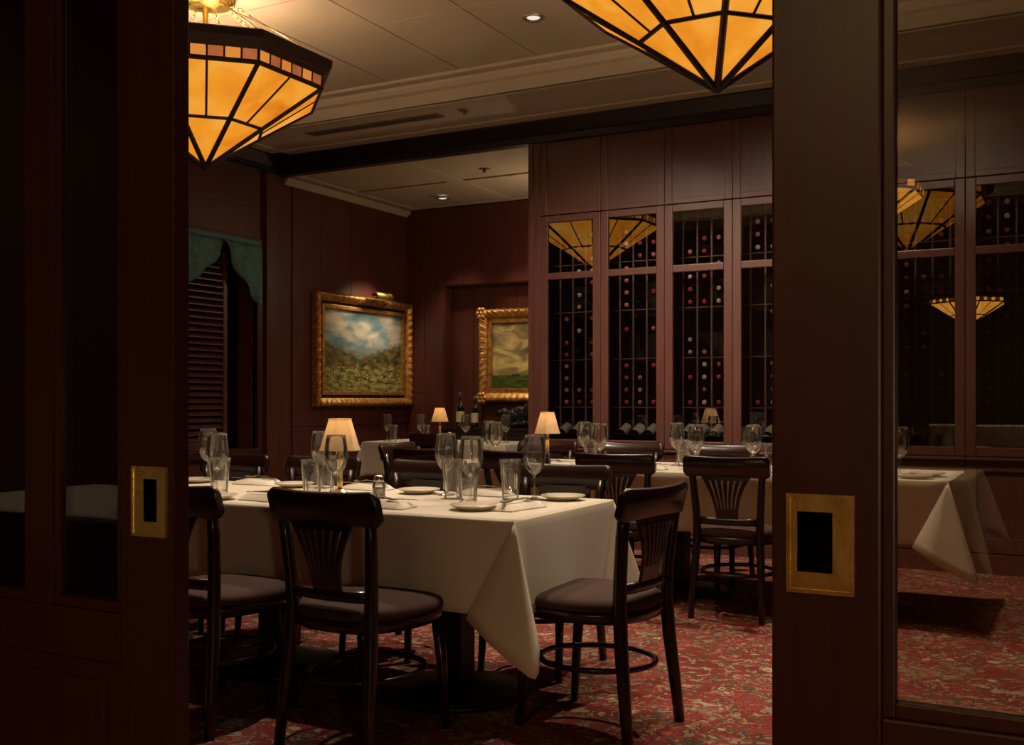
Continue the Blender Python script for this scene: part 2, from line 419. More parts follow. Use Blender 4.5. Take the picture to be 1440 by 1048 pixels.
# ------------------------------------------------------------------ room shell
b = MB(); b.box(-9, 5, -16, 11, -.1, 0); struct(b.build('floor', M['carpet']))

# ceiling: staggered large tiles inside the coffer
b = MB()
b.box(XL, XR, YF, YW, ZC + .02, ZC + .12, 1)
x = -3.40 - .643 * 4
cols = []
while x < 1.7:
    cols.append((x, x + .643)); x += .643
for i, (a, c) in enumerate(cols):
    y0 = 5.07 if (a + c) / 2 < -4.0 else 5.66
    ys = [y0 - 1.78 * 2, y0 - 1.78, y0, y0 + 1.78]
    for q in range(3):
        l, h = max(ys[q], 2.4), min(ys[q + 1], 7.1)
        if h - l < .05: continue
        b.box(a + .005, c - .005, l + .005, h - .005, ZC, ZC + .02, 0)
    if ys[3] < 7.1: b.box(a + .005, c - .005, ys[3] + .005, 7.1, ZC, ZC + .02, 0)
struct(b.build('ceiling', [M['ceil'], M['vent']]))
# soffit ring with stepped moulding
CX0, CX1, CY0, CY1 = -5.75, 1.6, 2.62, 6.83
b = MB()
for (x0, x1, y0, y1) in ((XL, XR, CY1, YW + .02), (XL, XR, YF, CY0), (XL, CX0, CY0, CY1), (CX1, XR, CY0, CY1)):
    b.box(x0, x1, y0, y1, ZS, ZC + .02)
struct(b.build('ceiling_soffit', M['ceil']))
b = MB()
prof = [(0, 3.40), (.035, 3.40), (.035, 3.435), (.018, 3.45), (.018, 3.50), (-.03, 3.52), (-.05, 3.55), (-.055, 3.57), (-.13, 3.575), (-.13, 3.601), (0.02, 3.601)]
R = []
for o, z in prof:
    R.append([(CX0 - o, CY0 - o, z), (CX1 + o, CY0 - o, z), (CX1 + o, CY1 + o, z), (CX0 - o, CY1 + o, z)])
b.rings(R, 0, False, False)
struct(b.build('trim_1', M['ceil_trim'], bevel=.004))
# light strip on the soffit next to the dark crown
b = MB()
b.box(XL + .0, XR, YW - .22, YW - .1, ZS - .018, ZS); b.box(XL + .1, XL + .22, YF, YW - .1, ZS - .018, ZS)
struct(b.build('trim_2', M['ceil_trim'], bevel=.004))
# dark crown along wine wall / beam and left wall
b = MB()
pr = [(YW + .02, ZB), (YW - .03, ZB), (YW - .03, ZB + .05), (YW - .05, ZB + .06), (YW - .1, ZS - .03), (YW - .1, ZS), (YW + .02, ZS)]
b.rings([[(XL, y, z) for y, z in pr], [(XR, y, z) for y, z in pr]], 0, False)
b.box(XL, -3.95, YW + .02, YW + .06, ZB, ZS)
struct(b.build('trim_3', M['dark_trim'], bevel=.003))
b = MB()
pr = [(XL, ZB), (XL + .03, ZB), (XL + .03, ZB + .05), (XL + .05, ZB + .06), (XL + .1, ZS - .03), (XL + .1, ZS), (XL, ZS)]
b.rings([[(x, YF, z) for x, z in pr], [(x, YW - .1, z) for x, z in pr]], 0, False)
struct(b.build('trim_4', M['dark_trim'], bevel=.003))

# left wall with two window openings and panelled battens
WIN = [(6.38, 7.36, .72, 2.55)]
b = MB()
ycur = YF - .2
for (y0, y1, z0, z1) in WIN:
    b.box(XL - .25, XL, ycur, y0, 0, ZS); b.box(XL - .25, XL, y0, y1, 0, z0); b.box(XL - .25, XL, y0, y1, z1, ZS); ycur = y1
b.box(XL - .25, XL, ycur, YB + .2, 0, ZS)
struct(b.build('wall_left', M['wall_wood']))
b = MB()      # flat panels with joints, above and below the dado line
ys = [7.86, 8.3, 8.78, 9.26, 9.81]
for q in range(4):
    b.box(XL, XL + .014, ys[q] + .003, ys[q + 1] - .003, .14, .892)
    b.box(XL, XL + .014, ys[q] + .003, ys[q + 1] - .003, .9, ZB)
for a_, c_ in ((7.46, 7.62), ):
    b.box(XL, XL + .05, a_, c_, 0, ZB)
b.box(XL, XL + .02, 1.8, 7.34, 2.9, 2.94)
struct(b.build('trim_5', M['wall_wood'], bevel=.003))
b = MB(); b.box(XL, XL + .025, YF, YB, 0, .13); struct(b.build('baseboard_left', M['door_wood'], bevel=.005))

# alcove back wall with a niche
NX0, NX1, NZ = -6.1, -4.3, 2.39
b = MB()
b.box(XL, NX0, YB, YB + .3, 0, ZS); b.box(NX1, -3.0, YB, YB + .3, 0, ZS); b.box(NX0, NX1, YB, YB + .3, NZ, ZS)
b.box(NX0, NX1, YB + .16, YB + .3, 0, NZ)
struct(b.build('wall_back', M['wall_wood']))
b = MB()
for (x0, x1) in ((-6.58, -6.36), (-6.355, -6.115)):
    b.box(x0, x1, YB - .012, YB, .14, 1.235); b.box(x0, x1, YB - .012, YB, 1.24, 2.33)
b.box(XL, NX1, YB - .012, YB, 2.40, ZB)
for (x0, x1) in ((-6.08, -5.83), (-5.82, -5.3), (-5.29, -4.78), (-4.77, -4.32)):
    b.box(x0, x1, YB + .15, YB + .16, .14, 2.38)
struct(b.build('trim_6', M['wall_wood'], bevel=.003))
b = MB(); b.box(-3.92, -3.62, YW + .7, YB + .3, 0, ZS); struct(b.build('wall_alcove', M['wall_wood']))
# alcove ceiling with shallow ribs
b = MB()
b.box(XL, -3.6, YW + .06, YB, ZB + .03, ZB + .12)
for (x0, x1) in ((XL, XL + .14), (-5.38, -5.22), (-4.1, -3.9)): b.box(x0, x1, YW + .06, YB, ZB + .012, ZB + .031)
for (y0, y1) in ((YW + .06, YW + .12), (8.72, 8.86), (YB - .1, YB)): b.box(XL, -3.9, y0, y1, ZB + .015, ZB + .03)
struct(b.build('ceiling_alcove', M['ceil'], bevel=.006))
b = MB(); pr = [(XL, ZB - .06), (XL + .02, ZB - .06), (XL + .07, ZB - .01), (XL + .07, ZB), (XL, ZB)]
b.rings([[(x, YW + .06, z) for x, z in pr], [(x, YB, z) for x, z in pr]], 0, False)
struct(b.build('trim_7', M['ceil_trim']))

# right wall, front (door) wall and the hall the camera stands in
b = MB(); b.box(XR, XR + .2, YF - .2, YW + 1, 0, ZC + .1); struct(b.build('wall_right', M['wall_wood']))
OX0, OX1, OZ = -1.835, .72, 2.46
b = MB()
b.box(XL, OX0, YF - .11, YF + .05, 0, ZC + .1); b.box(OX1, XR, YF - .11, YF + .05, 0, ZC + .1); b.box(OX0, OX1, YF - .11, YF + .05, OZ, ZC + .1)
struct(b.build('wall_front', M['wall_wood']))
b = MB(); b.box(-4.6, -4.4, -14, YF - .13, 0, 3.7); struct(b.build('wall_hall_left', M['wall_wood']))
b = MB(); b.box(3.4, 3.6, -14, YF - .13, 0, 3.7); struct(b.build('wall_hall_right', M['ceil']))
b = MB(); b.box(-4.6, 3.6, -14.2, -14, 0, 3.7); struct(b.build('wall_hall_back', M['ceil']))
b = MB(); b.box(-4.6, 3.6, -14.2, YF - .13, 3.6, 3.7); struct(b.build('ceiling_hall', M['ceil']))

# ------------------------------------------------------------------ sliding doors
DY = 1.58
def sliding_door(name, xedge, sgn):
    """leading stile at xedge, door extends in direction sgn"""
    r = bpy.data.objects.new(name, None); COL.objects.link(r); r['kind'] = 'structure'
    r.location = (0, 0, 0)
    X = lambda d: xedge + sgn * d
    y0, y1 = DY, DY + .042
    Z0, ZG, ZT, ZH = .012, .705, 2.28, 2.44
    b = MB()
    b.box(X(0), X(.157), y0, y1, Z0, ZH)
    b.box(X(.157), X(.915), y0, y1, ZT, ZH)
    b.box(X(.157), X(.915), y0, y1, Z0, .22)
    b.box(X(.157), X(.915), y0, y1, .60, ZG)
    b.box(X(.915), X(1.05), y0, y1, Z0, ZH)
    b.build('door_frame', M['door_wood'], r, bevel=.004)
    for (a, c) in ((.157, .375), (.455, .673), (.753, .915)):
        m = MB()
        if c < .9: m.box(X(c), X(c + .08), y0 + .004, y1 - .004, ZG, ZT)
        for (p, q, z0, z1) in ((a, a + .018, ZG, ZT), (c - .018, c, ZG, ZT), (a + .018, c - .018, ZG, ZG + .022), (a + .018, c - .018, ZT - .02, ZT)):
            m.box(X(p), X(q), y0 + .008, y1 - .008, z0, z1)
        m.build('glazing_bead', M['door_wood'], r, bevel=.003)
        g = MB(); g.box(X(a + .016), X(c - .016), y0 + .018, y0 + .024, ZG + .018, ZT - .018)
        g.build('glass_pane', M['pane_door'], r)
    p = MB(); p.box(X(.157), X(.915), y0 + .014, y1 - .014, .22, .60)
    p.box(X(.21), X(.86), y0 + .006, y1 - .006, .265, .555)
    p.build('lower_panel', M['door_wood'], r, bevel=.008)
    # flush pull: plate with a hollow cup
    h = MB(); hx, hz, w, t = X(.0715), .948, .049, .073
    iw0, iw1, it0, it1 = -.033, .018, -.042, .047
    if sgn < 0: iw0, iw1 = -.014, .024
    yo, yi = y0 - .004, y0 + .0005
    o4 = [(hx - w, hz - t), (hx + w, hz - t), (hx + w, hz + t), (hx - w, hz + t)]
    i4 = [(hx + iw0, hz + it0), (hx + iw1, hz + it0), (hx + iw1, hz + it1), (hx + iw0, hz + it1)]
    k = .006
    o5 = [(hx - w + k, hz - t + k), (hx + w - k, hz - t + k), (hx + w - k, hz + t - k), (hx - w + k, hz + t - k)]
    h.rings([[(x, y0, z) for x, z in o4], [(x, yo, z) for x, z in o4], [(x, yo, z) for x, z in o5], [(x, yo + .002, z) for x, z in o5], [(x, yo + .002, z) for x, z in i4], [(x, yo + .006, z) for x, z in i4]], 0, False, False)
    ho = h.build('flush_handle', [M['brass']], r); ho['label'] = 'polished brass flush pull plate'
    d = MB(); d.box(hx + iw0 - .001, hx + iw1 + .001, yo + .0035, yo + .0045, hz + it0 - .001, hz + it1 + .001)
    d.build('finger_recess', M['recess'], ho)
    return r
dl = sliding_door('door_1', -1.633, -1)
dr = sliding_door('door_2', -.408, 1)

# ------------------------------------------------------------------ windows, shutters, valances
for wi, (y0, y1, z0, z1) in enumerate(WIN):
    r = bpy.data.objects.new('window_%d' % (wi + 1), None); COL.objects.link(r); r['kind'] = 'structure'
    b = MB(); t = .07
    b.box(XL - .03, XL + .03, y0 - t, y0, z0 - t, z1 + t); b.box(XL - .03, XL + .03, y1, y1 + t, z0 - t, z1 + t)
    b.box(XL - .03, XL + .03, y0, y1, z1, z1 + t); b.box(XL - .03, XL + .06, y0, y1, z0 - t, z0)
    b.build('window_frame', M['door_wood'], r, bevel=.006)
    g = MB(); g.box(XL - .21, XL - .2, y0, y1, z0, z1); g.build('window_pane', M['pane_win'], r)
    b = MB()
    b.box(XL - .2, XL - .17, (y0 + y1) / 2 - .02, (y0 + y1) / 2 + .02, z0, z1)
    b.build('window_sash', M['door_wood'], r)
wtxt = ['dark red-brown louvred shutter under the green valance by the painting']
for wi, (y0, y1, z0, z1) in enumerate(WIN):
    ya, yb = y0 + .02, y1 - .3
    t = thing('louvred_shutter', wtxt[wi], 'shutter', (XL - .07, (ya + yb) / 2, z0))
    oy = (ya + yb) / 2
    b = MB()
    for (p, q) in ((ya, ya + .05), (yb - .05, yb)): b.box(-.02, .02, p - oy, q - oy, 0.002, z1 - z0 - .04)
    b.box(-.02, .02, ya - oy, yb - oy, 0.002, .07); b.box(-.02, .02, ya - oy, yb - oy, z1 - z0 - .1, z1 - z0 - .04)
    b.build('shutter_frame', M['shutter'], t, bevel=.004)
    b = MB(); z = .1
    while z < z1 - z0 - .12:
        b.hexa([(-.024, ya - oy + .05, z), (.014, ya - oy + .05, z - .024), (.014, yb - oy - .05, z - .024), (-.024, yb - oy - .05, z), (-.024, ya - oy + .05, z + .012), (.014, ya - oy + .05, z - .012), (.014, yb - oy - .05, z - .012), (-.024, yb - oy - .05, z + .012)])
        z += .056
    b.build('louvres', M['shutter'], t)
vtxt = ['green fabric valance parted in the middle above the shutter']
for wi, (y0, y1, z0, z1) in enumerate(WIN):
    t = thing('window_valance', vtxt[wi], 'valance', (XL + .035, (y0 + y1) / 2, z1 + .02))
    W = (y1 - y0) / 2 + .01
    b = MB(); b.box(-.02, .015, -W, W, -.03, .02); b.build('valance_board', M['green'], t)
    gap = .012          # where the two halves part
    for sgn in (-1, 1):
        rows = []
        for i in range(15):
            u = i / 14                      # from parting (0) to outer edge (1)
            row = []
            if sgn > 0: ya_, yb_ = gap, W
            else: ya_, yb_ = gap, -W
            low = .05 + .50 * (u ** .7) if sgn > 0 else .2 + .3 * u
            if sgn < 0 and u < .05: low = .05 + .15 * (u / .05)
            for j in range(13):
                w_ = j / 12
                yy = ya_ + (yb_ - ya_) * u
                yy += (.02 + .05 * w_) * (1 - u) * sgn * w_
                xx = .02 + .028 * sin(u * 11 + w_ * 2.2) * w_ + .05 * w_ * (1 - w_) * 2
                row.append((xx, yy, -.02 - low * w_))
            rows.append(row)
        b = MB(); b.grid(rows)
        o = b.build('valance_panel', M['green'], t)
        sd = o.modifiers.new('t', 'SOLIDIFY'); sd.thickness = .006

# ------------------------------------------------------------------ paintings
def frame_side(b, A, B, up, outd, prof, carve, n=120, mat=0, amp=.01, freq=60):
    """sweep a profile (w inward from the outer edge, h out of the wall) from corner A to B; inward is `up`"""
    A, B, up, outd = Vector(A), Vector(B), Vector(up), Vector(outd)
    Ln = (B - A).length; t = (B - A).normalized(); R = []
    for i in range(n + 1):
        s = i / n * Ln; ring = []
        for q, (w, h) in enumerate(prof):
            lo, hi = w, Ln - w
            ss = lo + (hi - lo) * (s / Ln)
            hh = h; ww = w
            if q in carve:
                ph = s * freq
                hh = h + amp * (sin(ph + w * 60) * .7 + .3 * sin(ph * 2.3 + w * 25))
                ww = w + amp * .5 * sin(ph + 1.3) * (1 if q == carve[0] else .3)
            p = A + t * (lo + (Ln - 2 * w) * (s / Ln)) + up * ww + outd * hh
            ring.append(tuple(p))
        R.append(ring)
    b.rings(R, mat, True, False, closed=False)
def painting(name, label, wall, c, W, H, canvas_mat, fw, picture_light, liner=True, corners=False):
    t = thing(name, label, 'painting', c)
    if wall == 'left': ax, out = Vector((0, 1, 0)), Vector((1, 0, 0))
    else: ax, out = Vector((1, 0, 0)), Vector((0, -1, 0))
    Z = Vector((0, 0, 1))
    P = lambda a, z, o=0: tuple(ax * a + Z * z + out * o)
    w, h = W / 2, H / 2
    prof = [(0, 0), (0, .06), (.012, .078), (fw * .3, .088), (fw * .55, .08), (fw * .75, .062), (fw, .05), (fw, .02)]
    b = MB()
    frame_side(b, P(-w, -h), P(w, -h), Z, out, prof, [1, 2, 3, 4], amp=.008, freq=75)
    frame_side(b, P(w, h), P(-w, h), -Z, out, prof, [1, 2, 3, 4], amp=.008, freq=75)
    frame_side(b, P(-w, h), P(-w, -h), ax, out, prof, [1, 2, 3, 4], amp=.008, freq=75)
    frame_side(b, P(w, -h), P(w, h), -ax, out, prof, [1, 2, 3, 4], amp=.008, freq=75)
    b.build('gilded_frame', M['gold'], t)
    if corners:
        for sx in (-1, 1):
            for sz in (-1, 1):
                b = MB(); cc = ax * (sx * (w - fw * .45)) + Z * (sz * (h - fw * .45)) + out * .07
                for k in range(7):
                    a = k * PI / 3; rr = fw * .42 if k else 0
                    p = cc + ax * (rr * cos(a)) + Z * (rr * sin(a))
                    ring = []
                    for i in range(6):
                        e = i / 5 * PI / 2; R_ = fw * .34 * cos(e)
                        ring.append([tuple(p + ax * (R_ * cos(j * PI / 5)) + Z * (R_ * sin(j * PI / 5)) + out * (.03 * sin(e))) for j in range(10)])
                    b.rings(ring, 0, True, False)
                b.build('corner_ornament', M['gold'], t)
    iw = fw
    def ringbox(a0, a1, dz, mat, nm, bev=.004):
        b = MB()
        for (p, q, z0, z1) in ((-w + a0, w - a0, -h + a0, -h + a1), (-w + a0, w - a0, h - a1, h - a0), (-w + a0, -w + a1, -h + a1, h - a1), (w - a1, w - a0, -h + a1, h - a1)):
            o8 = [P(p, z0, .004), P(q, z0, .004), P(q, z0, dz), P(p, z0, dz), P(p, z1, .004), P(q, z1, .004), P(q, z1, dz), P(p, z1, dz)]
            b.hexa(o8)
        b.build(nm, mat, t, bevel=bev)
    if liner:
        ringbox(fw - .002, fw + .03, .022, M['black_gap'], 'dark_liner')
        ringbox(fw + .03, fw + .068, .045, M['gold'], 'inner_fillet'); iw = fw + .066
    else:
        ringbox(fw - .002, fw + .05, .04, M['gold'], 'inner_fillet'); iw = fw + .048
    b = MB(); a = w - iw; e = h - iw
    b.hexa([P(-a, -e, .006), P(a, -e, .006), P(a, -e, .016), P(-a, -e, .016), P(-a, e, .006), P(a, e, .006), P(a, e, .016), P(-a, e, .016)])
    u = 1 if wall == 'left' else 0
    b.build('canvas', canvas_mat, t, uvplane=(u, -a, a, 2, -e, e))
    if picture_light:
        pl = MB(); q = picture_light
        pl.tube([P(q, h - .02, .05), P(q, h + .04, .10), P(q, h + .05, .16)], .009, 8)
        pl.rings([[P(q + s_, h + .015 + .035 * cos(k * PI / 6), .19 + .04 * sin(k * PI / 6) - .02) for k in range(-3, 8)] for s_ in (-.14, .14)], 0, True, False, closed=False)
        pl.rings([[P(q + s_, h + .022 + .03 * cos(k * PI / 6), .19 + .034 * sin(k * PI / 6) - .02) for k in range(-3, 8)] for s_ in (-.14, .14)], 0, True, False, closed=False)
        o = pl.build('picture_light', M['brass'], t)
    return t
painting('framed_painting', 'large gold framed hunting landscape with cloudy blue sky on the left wall', 'left', (XL + .016, 8.97, 1.655), 1.66, 1.13, M['landscape'], .085, .12)
painting('framed_painting', 'gold framed stormy seascape in the niche beside the wine cabinets', 'back', (-5.05, YB + .148, 1.63), 1.36, 1.0, M['seascape'], .1, 0, liner=False, corners=True)

# ------------------------------------------------------------------ wine cabinets
CX, CW = -3.868, .531
ordn = ['leftmost', 'second', 'third', 'fourth', 'fifth', 'sixth', 'seventh', 'eighth']
def bay():
    t = thing('wine_cabinet', '', 'cabinet')
    w = CW; g = .0015
    def bx(nm, boxes, mat, bevel=.004, parent=t):
        b = MB()
        for q in boxes: b.box(*q)
        return b.build(nm, mat, parent, bevel=bevel)
    bx('base_panel', [(g, w - g, .03, .06, 0, .77), (g, .07, 0.01, .03, 0.14, .77), (w - .07, w - g, .01, .03, .14, .77), (.07, w - .07, .01, .03, .68, .77), (.07, w - .07, .01, .03, 0.14, .24), (g, w - g, 0.004, .03, 0, .13), (g, w - g, -.02, .03, .755, .775)], M['cab_wood'])
    s = .066
    d = bx('glazed_door', [(g, s, 0, .038, .78, 2.643), (w - s, w - g, 0, .038, .78, 2.643), (s, w - s, 0, .038, 2.588, 2.643), (s, w - s, 0, .038, 2.128, 2.182), (s, w - s, 0, .038, .78, .842)], M['cab_wood'], .005)
    bx('upper_pane', [(s - .002, w - s + .002, .016, .02, 2.18, 2.59)], M['pane_cab'], 0, d)
    bx('lower_pane', [(s - .002, w - s + .002, .016, .02, .84, 2.13)], M['pane_cab'], 0, d)
    bx('upper_panel', [(g, w - g, .014, .04, 2.65, ZB), (g, .06, .005, .014, 2.65, ZB), (w - .06, w - g, .005, .014, 2.65, ZB), (.06, w - .06, .005, .014, 2.65, 2.69)], M['cab_wood'])
    bx('carcass', [(g, w - g, .62, .64, 0, ZB), (g, .008, .06, .62, 0, ZB), (w - .008, w - g, .06, .62, 0, ZB), (.008, w - .008, .06, .62, 2.64, 2.66), (.008, w - .008, .06, .62, .80, .825)], M['black_inside'], 0)
    bb = MB()
    for k in range(5):
        x = .07 + .1145 * k
        if x < w - .012: bb.box(x - .0065, x + .0065, .235, .25, .83, 2.63)
    for z in (1.10, 1.49, 1.88, 2.27): bb.box(.01, w - .01, .235, .58, z - .007, z)
    bb.box(.01, w - .01, .235, .25, 2.55, 2.56)
    bb.build('bottle_rack', M['rack_wood'], t)
    return t
ST = Stamp(bay())
NB = 8
for k in range(NB):
    if k < 4: lb = 'mahogany wine cabinet, %s glazed door from the gilt seascape' % ordn[k].replace('leftmost', 'first')
    else: lb = 'mahogany wine cabinet, %s glazed door from the gilt seascape, beyond the right sliding door' % ordn[k]
    ST((CX + CW * k, YW, 0), 0, lb, 'row of wine cabinets')
b = MB(); b.box(-3.95, CX, YW, YW + .7, 0, ZB); b.box(-3.97, -3.93, YW - .012, YW + .02, .0, ZB); b.box(-3.97, CX, YW - .006, YW, 0, .14)
struct(b.build('trim_8', M['cab_wood'], bevel=.004))
b = MB(); b.box(CX + CW * NB, XR, YW, YW + .2, 0, ZS); struct(b.build('wall_wine', M['wall_wood']))

# racked bottles, necks to the room
def bottle_mesh(capm):
    b = MB()
    prof = [(.0, .0), (.034, .0), (.037, .01), (.037, .185), (.03, .205), (.015, .235), (.0135, .245)]
    R = Matrix.Rotation(PI / 2, 3, 'X')
    b.lathe(prof, 12, (0, 0, 0), 0, True, False, xf=R)
    b.lathe([(.0145, .243), (.0155, .247), (.0165, .284)], 12, (0, 0, 0), 0, True, False, xf=R)
    b.lathe([(.0166, .283), (.0178, .285), (.018, .297), (.0155, .301), (0, .3015)], 12, (0, 0, 0), 1, True, False, xf=R)
    o = b.build('wine_bottle', [M['bottle'], M[capm]]); return o
caps = [('cap_red', 'red'), ('cap_rose', 'rose'), ('cap_white', 'cream'), ('cap_gold', 'gold')]
protos = {}
for c, nm in caps:
    o = bottle_mesh(c); tag(o, 'x', 'wine bottle'); protos[c] = Stamp(o)
rb = random.Random(21)
for k in (0, 1, 2, 3, 4, 5, 6):
    for col in range(4):
        x = .07 + .1145 * col + .057
        if x > CW - .03: continue
        x = x - .0
        runs = rb.random()
        for sec in range(4):
            dens = rb.choice((.25, .5, .7, .85))
            cap = rb.choices(caps, (6, 3, 1.6, .5))[0]
            for row in range(4):
                if rb.random() > dens: continue
                cc = cap if rb.random() < .75 else rb.choices(caps, (5, 3, 2, .7))[0]
                z = 1.10 + .39 * sec + .0975 * row + .04
                if z > 2.58: continue
                protos[cc[0]]((CX + CW * k + x, YW + .24 + .29, z), 0,
                              'racked wine bottle with %s capsule behind the %s wine cabinet door' % (cc[1], ordn[k]), 'racked bottles behind the %s cabinet door' % ordn[k])
# display bottles lying tilted on the bottom shelf, base towards the room
t = thing('display_bottle', '', 'wine bottle')
def lying(nm, prof, mat):
    b = MB(); b.lathe(prof, 16, (0, 0, 0), 0, True, False); return b.build(nm, mat, t)
lying('bottle_body', [(0, .006), (.02, .004), (.034, .0), (.039, .008), (.039, .2), (.03, .225), (.016, .25), (.0145, .3), (.0155, .302), (.0155, .315), (0, .316)], M['bottle'])
lying('bottle_label', [(.0394, .04), (.0394, .15)], M['pale_label'])
lying('bottle_shoulder_label', [(.0395, .185), (.0315, .223)], M['pale_label'])
DB = Stamp(t)
for k in (0, 1, 2, 3, 4, 5, 6):
    for j in range(4):
        o = DB((CX + CW * k + .09 + .115 * j, YW + .17, .868), 0, 'pale-labelled bottle lying on the bottom shelf behind the %s cabinet door' % ordn[k], 'display bottles behind the %s cabinet door' % ordn[k])
        o.rotation_euler = (math.radians(-62), math.radians(16), 0)

# ------------------------------------------------------------------ pendant lamps
def pendant(g_, b1_, b2_):
    t = thing('pendant_lamp', '', 'pendant lamp')
    Ra, za, Rr, zr = .0, 0.0, .72, .46       # apex at local z=0
    A = lambda k: PI / 8 + k * PI / 4
    P = lambda R, z, k: Vector((R * cos(A(k)), R * sin(A(k)), z))
    Rm, zm = .35, .225
    def solidq(b, pts, th=.006, mat=0):
        pts = [Vector(p) for p in pts]; n = (pts[1] - pts[0]).cross(pts[-1] - pts[0]).normalized()
        if n.z > 0: n = -n
        q = [p - n * th for p in pts]; m = len(pts)
        b.add(pts + q, [tuple(range(m)), tuple(range(2 * m - 1, m - 1, -1))] + [(i, m + i, m + (i + 1) % m, (i + 1) % m) for i in range(m)], mat)
    gl = MB(); lead = MB(); band = MB()
    for k in range(8):
        a0, a1 = P(Rm, zm, k), P(Rm, zm, k + 1); r0, r1 = P(Rr, zr, k), P(Rr, zr, k + 1)
        solidq(gl, [Vector((0, 0, 0.001)), a0, a1])
        mr, ma = (r0 + r1) / 2, (a0 + a1) / 2
        solidq(gl, [a0, r0, mr, ma]); solidq(gl, [ma, mr, r1, a1])
        lead.tube([(0, 0, -.004), a0, r0], [.017, .016, .015], 6, smooth=False)
        lead.tube([a0, a1], .012, 6, smooth=False); lead.tube([ma, mr], .007, 6, smooth=False)
        lead.tube([r0, r1], .014, 6, smooth=False)
        t0, t1 = P(Rr + .005, zr + .075, k), P(Rr + .005, zr + .075, k + 1)
        n = 6
        for j in range(n):
            u0, u1 = j / n, (j + 1) / n
            q0, q1 = r0.lerp(r1, u0), r0.lerp(r1, u1); s0, s1 = t0.lerp(t1, u0), t0.lerp(t1, u1)
            solidq(band, [q0, q1, s1, s0], .005, j % 2)
            lead.tube([q0, s0], .009 if j == 0 else .006, 6, smooth=False)
    lead.lathe([(0, -.02), (.018, -.012), (.022, .0), (.016, .012)], 8)
    gl.build('bowl_glass', g_, t); band.build('band_glass', [b1_, b2_], t); lead.build('lead_came', M['came'], t)
    rim = MB(); z = zr + .07
    pr = [(.70, z), (.735, z), (.75, z + .02), (.765, z + .025), (.785, z + .05), (.79, z + .09), (.775, z + .1), (.70, z + .1), (.70, z)]
    rim.rings([[tuple(P(R, zz, k)) for k in range(8)] for R, zz in pr], 0, False, False)
    rim.build('wooden_rim', M['lamp_rim'], t, bevel=.003)
    H = ZC - 2.57
    rod = MB(); rod.tube([(0, 0, .5), (0, 0, H - .02)], .017, 12); rod.lathe([(0, .44), (.05, .45), (.06, .5), (.0, .52)], 12); rod.build('center_rod', M['brass'], t)
    for i in range(3):
        a = i * 2 * PI / 3
        bl = MB(); bl.lathe([(0, -.045), (.028, -.03), (.034, 0), (.022, .03), (.014, .05), (0, .05)], 12, (.12 * cos(a), .12 * sin(a), .52)); bl.tube([(0, 0, .49), (.12 * cos(a), .12 * sin(a), .57)], .008, 6); bl.build('light_bulb', M['bulb'], t)
    can = MB(); can.lathe([(0, H - .06), (.1, H - .055), (.17, H - .035), (.18, H - .012), (.18, H - .001), (0, H - .001)], 24); can.build('ceiling_canopy', M['brass'], t)
    for k in range(8):
        c = MB(); p0 = P(.14, H - .04, k); p1 = P(.74, zr + .17, k); c.tube([p0.lerp(p1, .22), p1], .004, 6)
        d = (p1 - p0)
        for q in range(4):
            m = p0 + d * (.03 + .05 * q); e = d.normalized(); sd = e.cross(Vector((0, 0, 1))).normalized(); up = sd if q % 2 else sd.cross(e)
            c.tube([m + e * (.02 * cos(a)) + up * (.012 * sin(a)) for a in [i * PI / 4 for i in range(8)]], .003, 5, closed=True)
        c.lathe([(0, -.012), (.011, 0), (0, .012)], 8, tuple(p0.lerp(p1, .23))); c.lathe([(0, -.02), (.01, 0), (0, .02)], 8, tuple(p1))
        c.build('suspension_chain', M['brass'], t)
    return t
PD = Stamp(pendant(M['amber'], M['amber_band'], M['rust_band']))
PH = Stamp(pendant(M['amber_hall'], M['amber_hall'], M['rust_band']))
LAMPS = [(-4.68, 4.78), (-1.457, 4.68), (-1.95, -7.0)]
ltx = ['octagonal amber glass pendant lamp hanging at upper left beside the left sliding door',
       'octagonal amber glass pendant lamp hanging nearest the right sliding door, its top cut off',
       'octagonal amber glass pendant lamp mirrored large in the right sliding door glass']
for (x, y), s in zip(LAMPS, ltx): (PD if y > 0 else PH)((x, y, 2.57), 0, s, 'art glass pendant lamps')

def light(name, kind, loc, power, color, **kw):
    d = bpy.data.lights.new(name, kind); d.energy = power; d.color = color
    for k, v in kw.items(): setattr(d, k, v)
    o = bpy.data.objects.new(name, d); COL.objects.link(o); o.location = loc; return o
WARM = (1, .73, .47); SOFT = (1, .83, .62)
for i, (x, y) in enumerate(LAMPS):
    light('pendant_glow', 'POINT', (x, y, 3.1), (72, 95, 70)[i], WARM, shadow_soft_size=.12)

# recessed downlights
t = thing('recessed_downlight', '', 'ceiling light')
b = MB(); b.lathe([(.042, .012), (.045, 0), (.068, -.005), (.072, 0.0), (.072, .004)], 24); b.build('trim_ring', M['metal_trim'], t)
b = MB(); b.lathe([(0, .004), (.03, .002), (.043, .004)], 24); b.build('lens', M['downlight'], t)
DLs = Stamp(t)
def down(x, y, z, power, label, size=1.15, blend=.6, seen=True, col=SOFT):
    if seen: DLs((x, y, z - .005), 0, label, 'recessed ceiling lights')
    light('downlight_beam', 'SPOT', (x, y, z - .03), power, col, spot_size=size, spot_blend=blend, shadow_soft_size=.05)
down(-3.08, 6.02, ZC, 210, 'round recessed downlight between the two pendant lamps', 2.5, .8)
down(-5.81, 9.30, ZB, 60, 'round recessed downlight in the low alcove ceiling', 1.3)
down(-1.35, 6.02, ZC, 200, 'round recessed downlight above the middle table, hidden by the near pendant', 2.5, .8)
down(-2.35, 3.85, ZC, 170, 'round recessed downlight above the front table')
down(-3.75, 3.85, ZC, 120, 'round recessed downlight above the window end of the front table')
